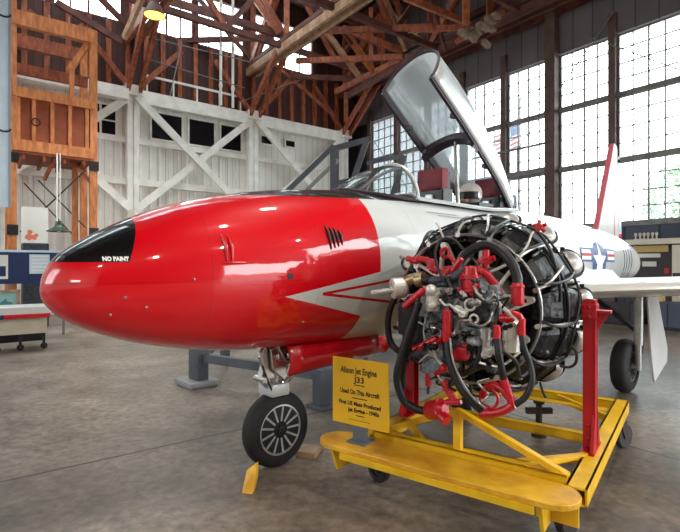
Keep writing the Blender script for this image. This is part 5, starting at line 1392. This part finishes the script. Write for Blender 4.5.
# white sheet board with orange marks, and other things beyond the navy board
ta, tb, n5, z0, z1 = face(21, 207, 48, 249, 13.4)
wb = thing('white_panel', 'white panel with orange flower marks leaning below the timber loft', 'panel', R((ta + tb) / 2, n5, 0), math.atan2(TB.y, TB.x))
d = MB(); rbox(d, ta, tb, n5 - .03, n5, .2, z1); d.build('panel', M['paper'], wb)
d = MB()
random.seed(3)
for i in range(11):
    a, b, _, w0, w1 = face(25 + random.uniform(0, 12), 232 + random.uniform(0, 7), 0, 0, 13.4)
    c = R(a, n5 + .004, w1); d.lathe(c, NB, [(-.004, .0), (.0, random.uniform(.03, .07)), (.004, .0)], 9)
d.build('flower_mark', mat('orange_mark', srgb(232, 130, 96), .7), wb)
d = MB(); rbox(d, ta, tb, n5 - .5, n5 + .0, .0, .2); d.build('base', M['black'], wb)
ta, tb, n6, z0, z1 = face(22, 243, 49, 252, 12.6)
d = MB(); rbox(d, ta, tb, n6 - .5, n6, 0, z1); ck = d.build('steel_bin', M['e_grey_dark'], None, bevel=.03); tag(ck, 'dark grey steel bin seen just over the navy board', 'bin')
# pale blue banner at the left edge, on its own rail
bp_ = at(-10, 266, 10.5)
bn = thing('hanging_banner', 'pale blue banner hanging at the left edge before the timber loft', 'banner', V((bp_.x, bp_.y, 2.9)))
n7 = to_room(bp_)[1]
ta, tb = to_room(RW(-40, n7))[0], to_room(RW(8, n7))[0]
zlo = RW(4, n7, 207).z
d = MB(); rbox(d, ta, tb, n7 - .02, n7, zlo, 8.6); d.build('cloth', M['pale_blue'], bn)
d = MB(); rbox(d, tb - .05, tb + .0, n7 - .03, n7 + .01, zlo, 8.6); d.build('hem', mat('hem_grey', srgb(150, 158, 168), .6), bn)
d = MB(); d.cyl(R(ta, n7 - .01, 8.62), R(tb, n7 - .01, 8.62), .04, 10); d.tube([R(tb + .2, n7 - .01, 8.62), R(tb + .2, n7 - .01, ROOF)], .015, 6); d.tube([R(ta - .2, n7 - .01, 8.62), R(ta - .2, n7 - .01, ROOF)], .015, 6); d.build('rail', M['black'], bn)
for py in (15, 130):
    p = RW(4, n7 + .01, py); d = MB(); d.tube(spline([p + TB * .12, p - V((0, 0, .03)), p - TB * .1, p - TB * .12 + V((0, 0, .04))], 5), .022, 6); d.build('grommet_hook', M['black'], bn)

# ------------------------------------------------------------------ beyond the wing at the right: counter and notice boards under the windows
def WP(px, tt, py=266):     # point on the plane t = tt (parallel to the window wall)
    r = ray(px, py); k = (tt - (EYE - CORNER).dot(TB)) / r.dot(TB); return EYE + r * k
tt = .35
def wface(px0, py0, px1, py1, off=0.0):
    a, b = to_room(WP(px0, tt + off))[1], to_room(WP(px1, tt + off))[1]
    pc = (px0 + px1) / 2
    return min(a, b), max(a, b), WP(pc, tt + off, py1).z, WP(pc, tt + off, py0).z
M['cream'] = mat('cream', srgb(220, 214, 198), 0.6, var=.06)
M['notice_dark'] = mat('notice_dark', srgb(58, 48, 54), 0.6, var=.15)
M['notice_yellow'] = mat('notice_yellow', srgb(206, 176, 112), 0.6)
n0, n1, z0, z1 = wface(622, 239, 720, 243)
sf = thing('wall_shelf', 'long cream ledge under the windows beyond the jet tail', 'shelf', R(tt, (n0 + n1) / 2, z0 - .1), math.atan2(TB.y, TB.x))
d = MB(); rbox(d, 0.0, tt + .1, n0, n1, z0 - .02, z1 + .02); d.build('ledge', M['cream'], sf)
for f in (.1, .4, .7, .95):
    d = MB(); rbox(d, 0, .14, n0 + (n1 - n0) * f, n0 + (n1 - n0) * f + .05, z0 - .1, z0 - .02); d.build('bracket', M['cream'], sf)
zl = z1 + .02
for i, px in enumerate((635.5, 640, 644, 648, 652.5, 656.5)):
    p = WP(px, tt); nq = to_room(p)[1]
    d = MB(); q = R(tt - .02, nq, zl); d.lathe(q, (0, 0, 1), [(0, .035), (.02, .035), (.03, .015), (.08, .02), (.13, .038), (.17, .035), (.19, .0)], 14)
    o = d.build('trophy_cup', M['cream'], None); tag(o, 'small pale cup in the row along the cream ledge', 'trophy', 'cups on the cream ledge')
n0, n1, z0, z1 = wface(628, 244.5, 671, 330)
nb = thing('notice_board', 'dark notice board with a yellow heading strip beyond the jet tail', 'notice board', R(tt, (n0 + n1) / 2, 0), math.atan2(TB.y, TB.x))
d = MB(); rbox(d, .05, tt - .05, n0, n1, 0.2, z1 - .09); d.build('board', M['notice_dark'], nb)
d = MB(); rbox(d, .05, tt - .06, n0 + .05, n1 - .05, 0, .2); d.build('base', M['black'], nb)
for nm, mt, a in (('heading_strip', 'notice_yellow', (634, 245.5, 668, 252)), ('caption_strip', 'paper', (638, 253.5, 660, 257.5)), ('caption_strip', 'paper', (642, 261.5, 656, 266.5))):
    a0, a1, w0, w1 = wface(*a)
    d = MB(); rbox(d, tt - .05, tt - .03, a0, a1, w0, w1); d.build(nm, M[mt], nb)
a0, a1, w0, w1 = wface(664, 268, 669, 274); d = MB(); rbox(d, tt - .05, tt - .03, a0, a1, w0, w1); d.build('badge', M['decal_red'], nb)
n0, n1, z0, z1 = wface(672, 244, 730, 330, .2)
cb = thing('display_cabinet', 'cream display cabinet at the right edge under the windows', 'cabinet', R(.3, (n0 + n1) / 2, 0), math.atan2(TB.y, TB.x))
d = MB(); rbox(d, .18, tt + .2, n0, n1, .12, z1); d.build('case', M['cream'], cb, bevel=.01)
a0, a1, w0, w1 = wface(673, 273, 683, 282, .2)
d = MB(); rbox(d, tt + .2, tt + .22, a0, a1, w0, w1); d.build('door_panel', M['notice_dark'], cb)
d = MB(); rbox(d, .2, tt + .16, n0 + .04, n1 - .04, 0, .12); d.build('plinth', M['black'], cb)
# benches and boxes on the floor under the wing
for lab, a, off, mt, cat in (('dark low cabinet on the floor beyond the main wheel', (600, 303, 640, 322), .8, 'notice_dark', 'cabinet'), ('dark low locker on the floor beyond the wing at the right edge', (652, 303, 720, 324), 1.0, 'blue_wall', 'locker')):
    n0, n1, z0, z1 = wface(*a, off)
    t_ = thing('low_locker', lab, cat, R(tt + off, (n0 + n1) / 2, 0), math.atan2(TB.y, TB.x))
    d = MB(); rbox(d, tt + off - .35, tt + off, n0, n1, .08, z1); d.build('body', M[mt], t_, bevel=.01)
    d = MB()
    for k in range(1, 4): rbox(d, tt + off, tt + off + .01, n0 + (n1 - n0) * k / 4 - .01, n0 + (n1 - n0) * k / 4 + .01, .1, z1 - .03)
    d.build('door_gap', M['black'], t_)
    d = MB(); rbox(d, tt + off - .33, tt + off - .03, n0 + .03, n1 - .03, 0, .08); d.build('plinth', M['black'], t_)
a0, a1, w0, w1 = wface(656, 303, 662, 309, .95)
o = MB(); rbox(o, tt + .72, tt + .95, a0, a1, z1, z1 + .2); o = o.build('parts_box', M['notice_yellow'], None, bevel=.01); tag(o, 'small tan box on top of the dark low locker', 'box')

# pale bolted joint where the truss meets the window-wall beams
jt = thing('truss_joint', None, None, at(480, 33, 15.2), kind='structure')
M['dusty'] = mat('dusty_timber', srgb(150, 128, 110), .8, var=.3, scale=6)
for i, (px, py, a, b, yw) in enumerate(((464, 34, .42, .16, .2), (473, 37, .3, .2, .5), (490, 20, .34, .24, -.2), (483, 27, .5, .14, .1), (486, 44, .3, .14, .4), (477, 32, .3, .14, .7), (496, 16, .3, .1, .2), (468, 30, .4, .1, -.4), (492, 30, .2, .1, .2))):
    d = MB(); d.bbox(at(px, py, 15.1 + .05 * (i % 3)), (a, .2, b), Matrix.Rotation(yw, 3, 'Y') @ Matrix.Rotation(.6, 3, 'Z'), .03); d.build('joint_block', M['dusty'], jt)
d = MB(); d.bar(at(456, 42, 15.3), at(504, 12, 15.3), .12, .14); d.build('joint_plank', M['timber'], jt)

# ------------------------------------------------------------------ outside: a tree and a flag
random.seed(11)
tc_ = WP(684, -5, 205); th_ = tc_.z
tree = thing('tree', 'green leafy tree outside the window wall at the right edge', 'tree', V((tc_.x, tc_.y, -.3)))
d = MB(); d.tube(spline([V((tc_.x, tc_.y, -.3)), V((tc_.x + .1, tc_.y, 1.4)), V((tc_.x, tc_.y + .1, th_)), V((tc_.x + .2, tc_.y, th_ + 1.2))], 5), [.16] * 5 + [.13] * 5 + [.08] * 6, 8); d.build('trunk', M['timber_dark'], tree)
d = MB()
for i in range(1500):
    a = random.uniform(0, 2 * PI); z = random.uniform(-1, 1); r = random.uniform(.5, 1.0) ** .5
    c = V((tc_.x + 1.35 * r * math.sqrt(1 - z * z) * math.cos(a), tc_.y + 1.35 * r * math.sqrt(1 - z * z) * math.sin(a), th_ + .2 + 1.3 * r * z))
    u_ = V((random.gauss(0, 1), random.gauss(0, 1), random.gauss(0, .6))).normalized(); v_ = u_.orthogonal().normalized(); s_ = random.uniform(.08, .15)
    d.quad(c - u_ * s_, c - v_ * s_ * .5, c + u_ * s_, c + v_ * s_ * .5)
d.build('foliage', mat('leaf_green', srgb(96, 150, 70), .6, var=.35, scale=3), tree)
fp0 = WP(520, -3.5, 112)
flag = thing('flag', 'red white and blue striped flag drooping from a pole outside the windows', 'flag', V((fp0.x, fp0.y, -.3)))
d = MB(); d.cyl(V((fp0.x, fp0.y, -.3)), V((fp0.x, fp0.y, fp0.z + .5)), .05, 10); d.ball(V((fp0.x, fp0.y, fp0.z + .55)), .09, 10); d.build('pole', M['win_steel'], flag)
rows_ = {0: MB(), 1: MB(), 2: MB()}
o0, o1 = WP(520, -3.5, 118), WP(493, -3.5, 148)
for i in range(13):
    for j in range(10):
        def pt(f, g):
            p = o0 + (WP(493, -3.5, 122) - WP(520, -3.5, 118)) * f; return V((p.x, p.y, p.z + .25 * math.sin(f * 6) * .4 - f * .6 - g * 1.25)) + NB * .08 * math.sin(f * 9)
        k = 2 if (i < 7 and j < 4) else (0 if i % 2 == 0 else 1)
        rows_[k].quad(pt(j / 10, i / 13), pt((j + 1) / 10, i / 13), pt((j + 1) / 10, (i + 1) / 13), pt(j / 10, (i + 1) / 13))
rows_[0].build('red_stripes', M['decal_red'], flag); rows_[1].build('white_stripes', M['decal_white'], flag); rows_[2].build('canton', M['decal_blue'], flag)

# ------------------------------------------------------------------ daylight guides at the openings (they only help sampling the sky)
def portal(c, sx_, sy_, nrm):
    L = bpy.data.lights.new('daylight_portal', 'AREA'); L.shape = 'RECTANGLE'; L.size = sx_; L.size_y = sy_; L.cycles.is_portal = True
    o = bpy.data.objects.new('daylight_portal', L); COL.objects.link(o); o.location = c
    z = -V(nrm).normalized(); x = V((0, 0, 1)).cross(z).normalized(); y = z.cross(x)
    o.rotation_euler = Matrix((x, y, z)).transposed().to_euler()
portal(R(-.2, 29, 4.6), 7.6, 9.2, TB)
portal(R(-.2, 13, (SILL + WTOP) / 2), 24, WTOP - SILL, TB)
portal(R(14.5, -.25, 11.3), 24, 2.1, NB)
portal(R(ROOM_T + .2, 6.7, 5.6), 13.4, 5.8, -TB)
portal(R((FD0 + FD1) / 2, ROOM_N + .1, DH / 2), FD1 - FD0, DH, -NB)
L_ = bpy.data.lights.new('daylight_portal', 'AREA'); L_.shape = 'RECTANGLE'; L_.size = 22; L_.size_y = SKN1 - SKN0; L_.cycles.is_portal = True
o = bpy.data.objects.new('daylight_portal', L_); COL.objects.link(o); o.location = R(15, (SKN0 + SKN1) / 2, ROOF + .15); o.rotation_euler = (0, 0, math.atan2(TB.y, TB.x))
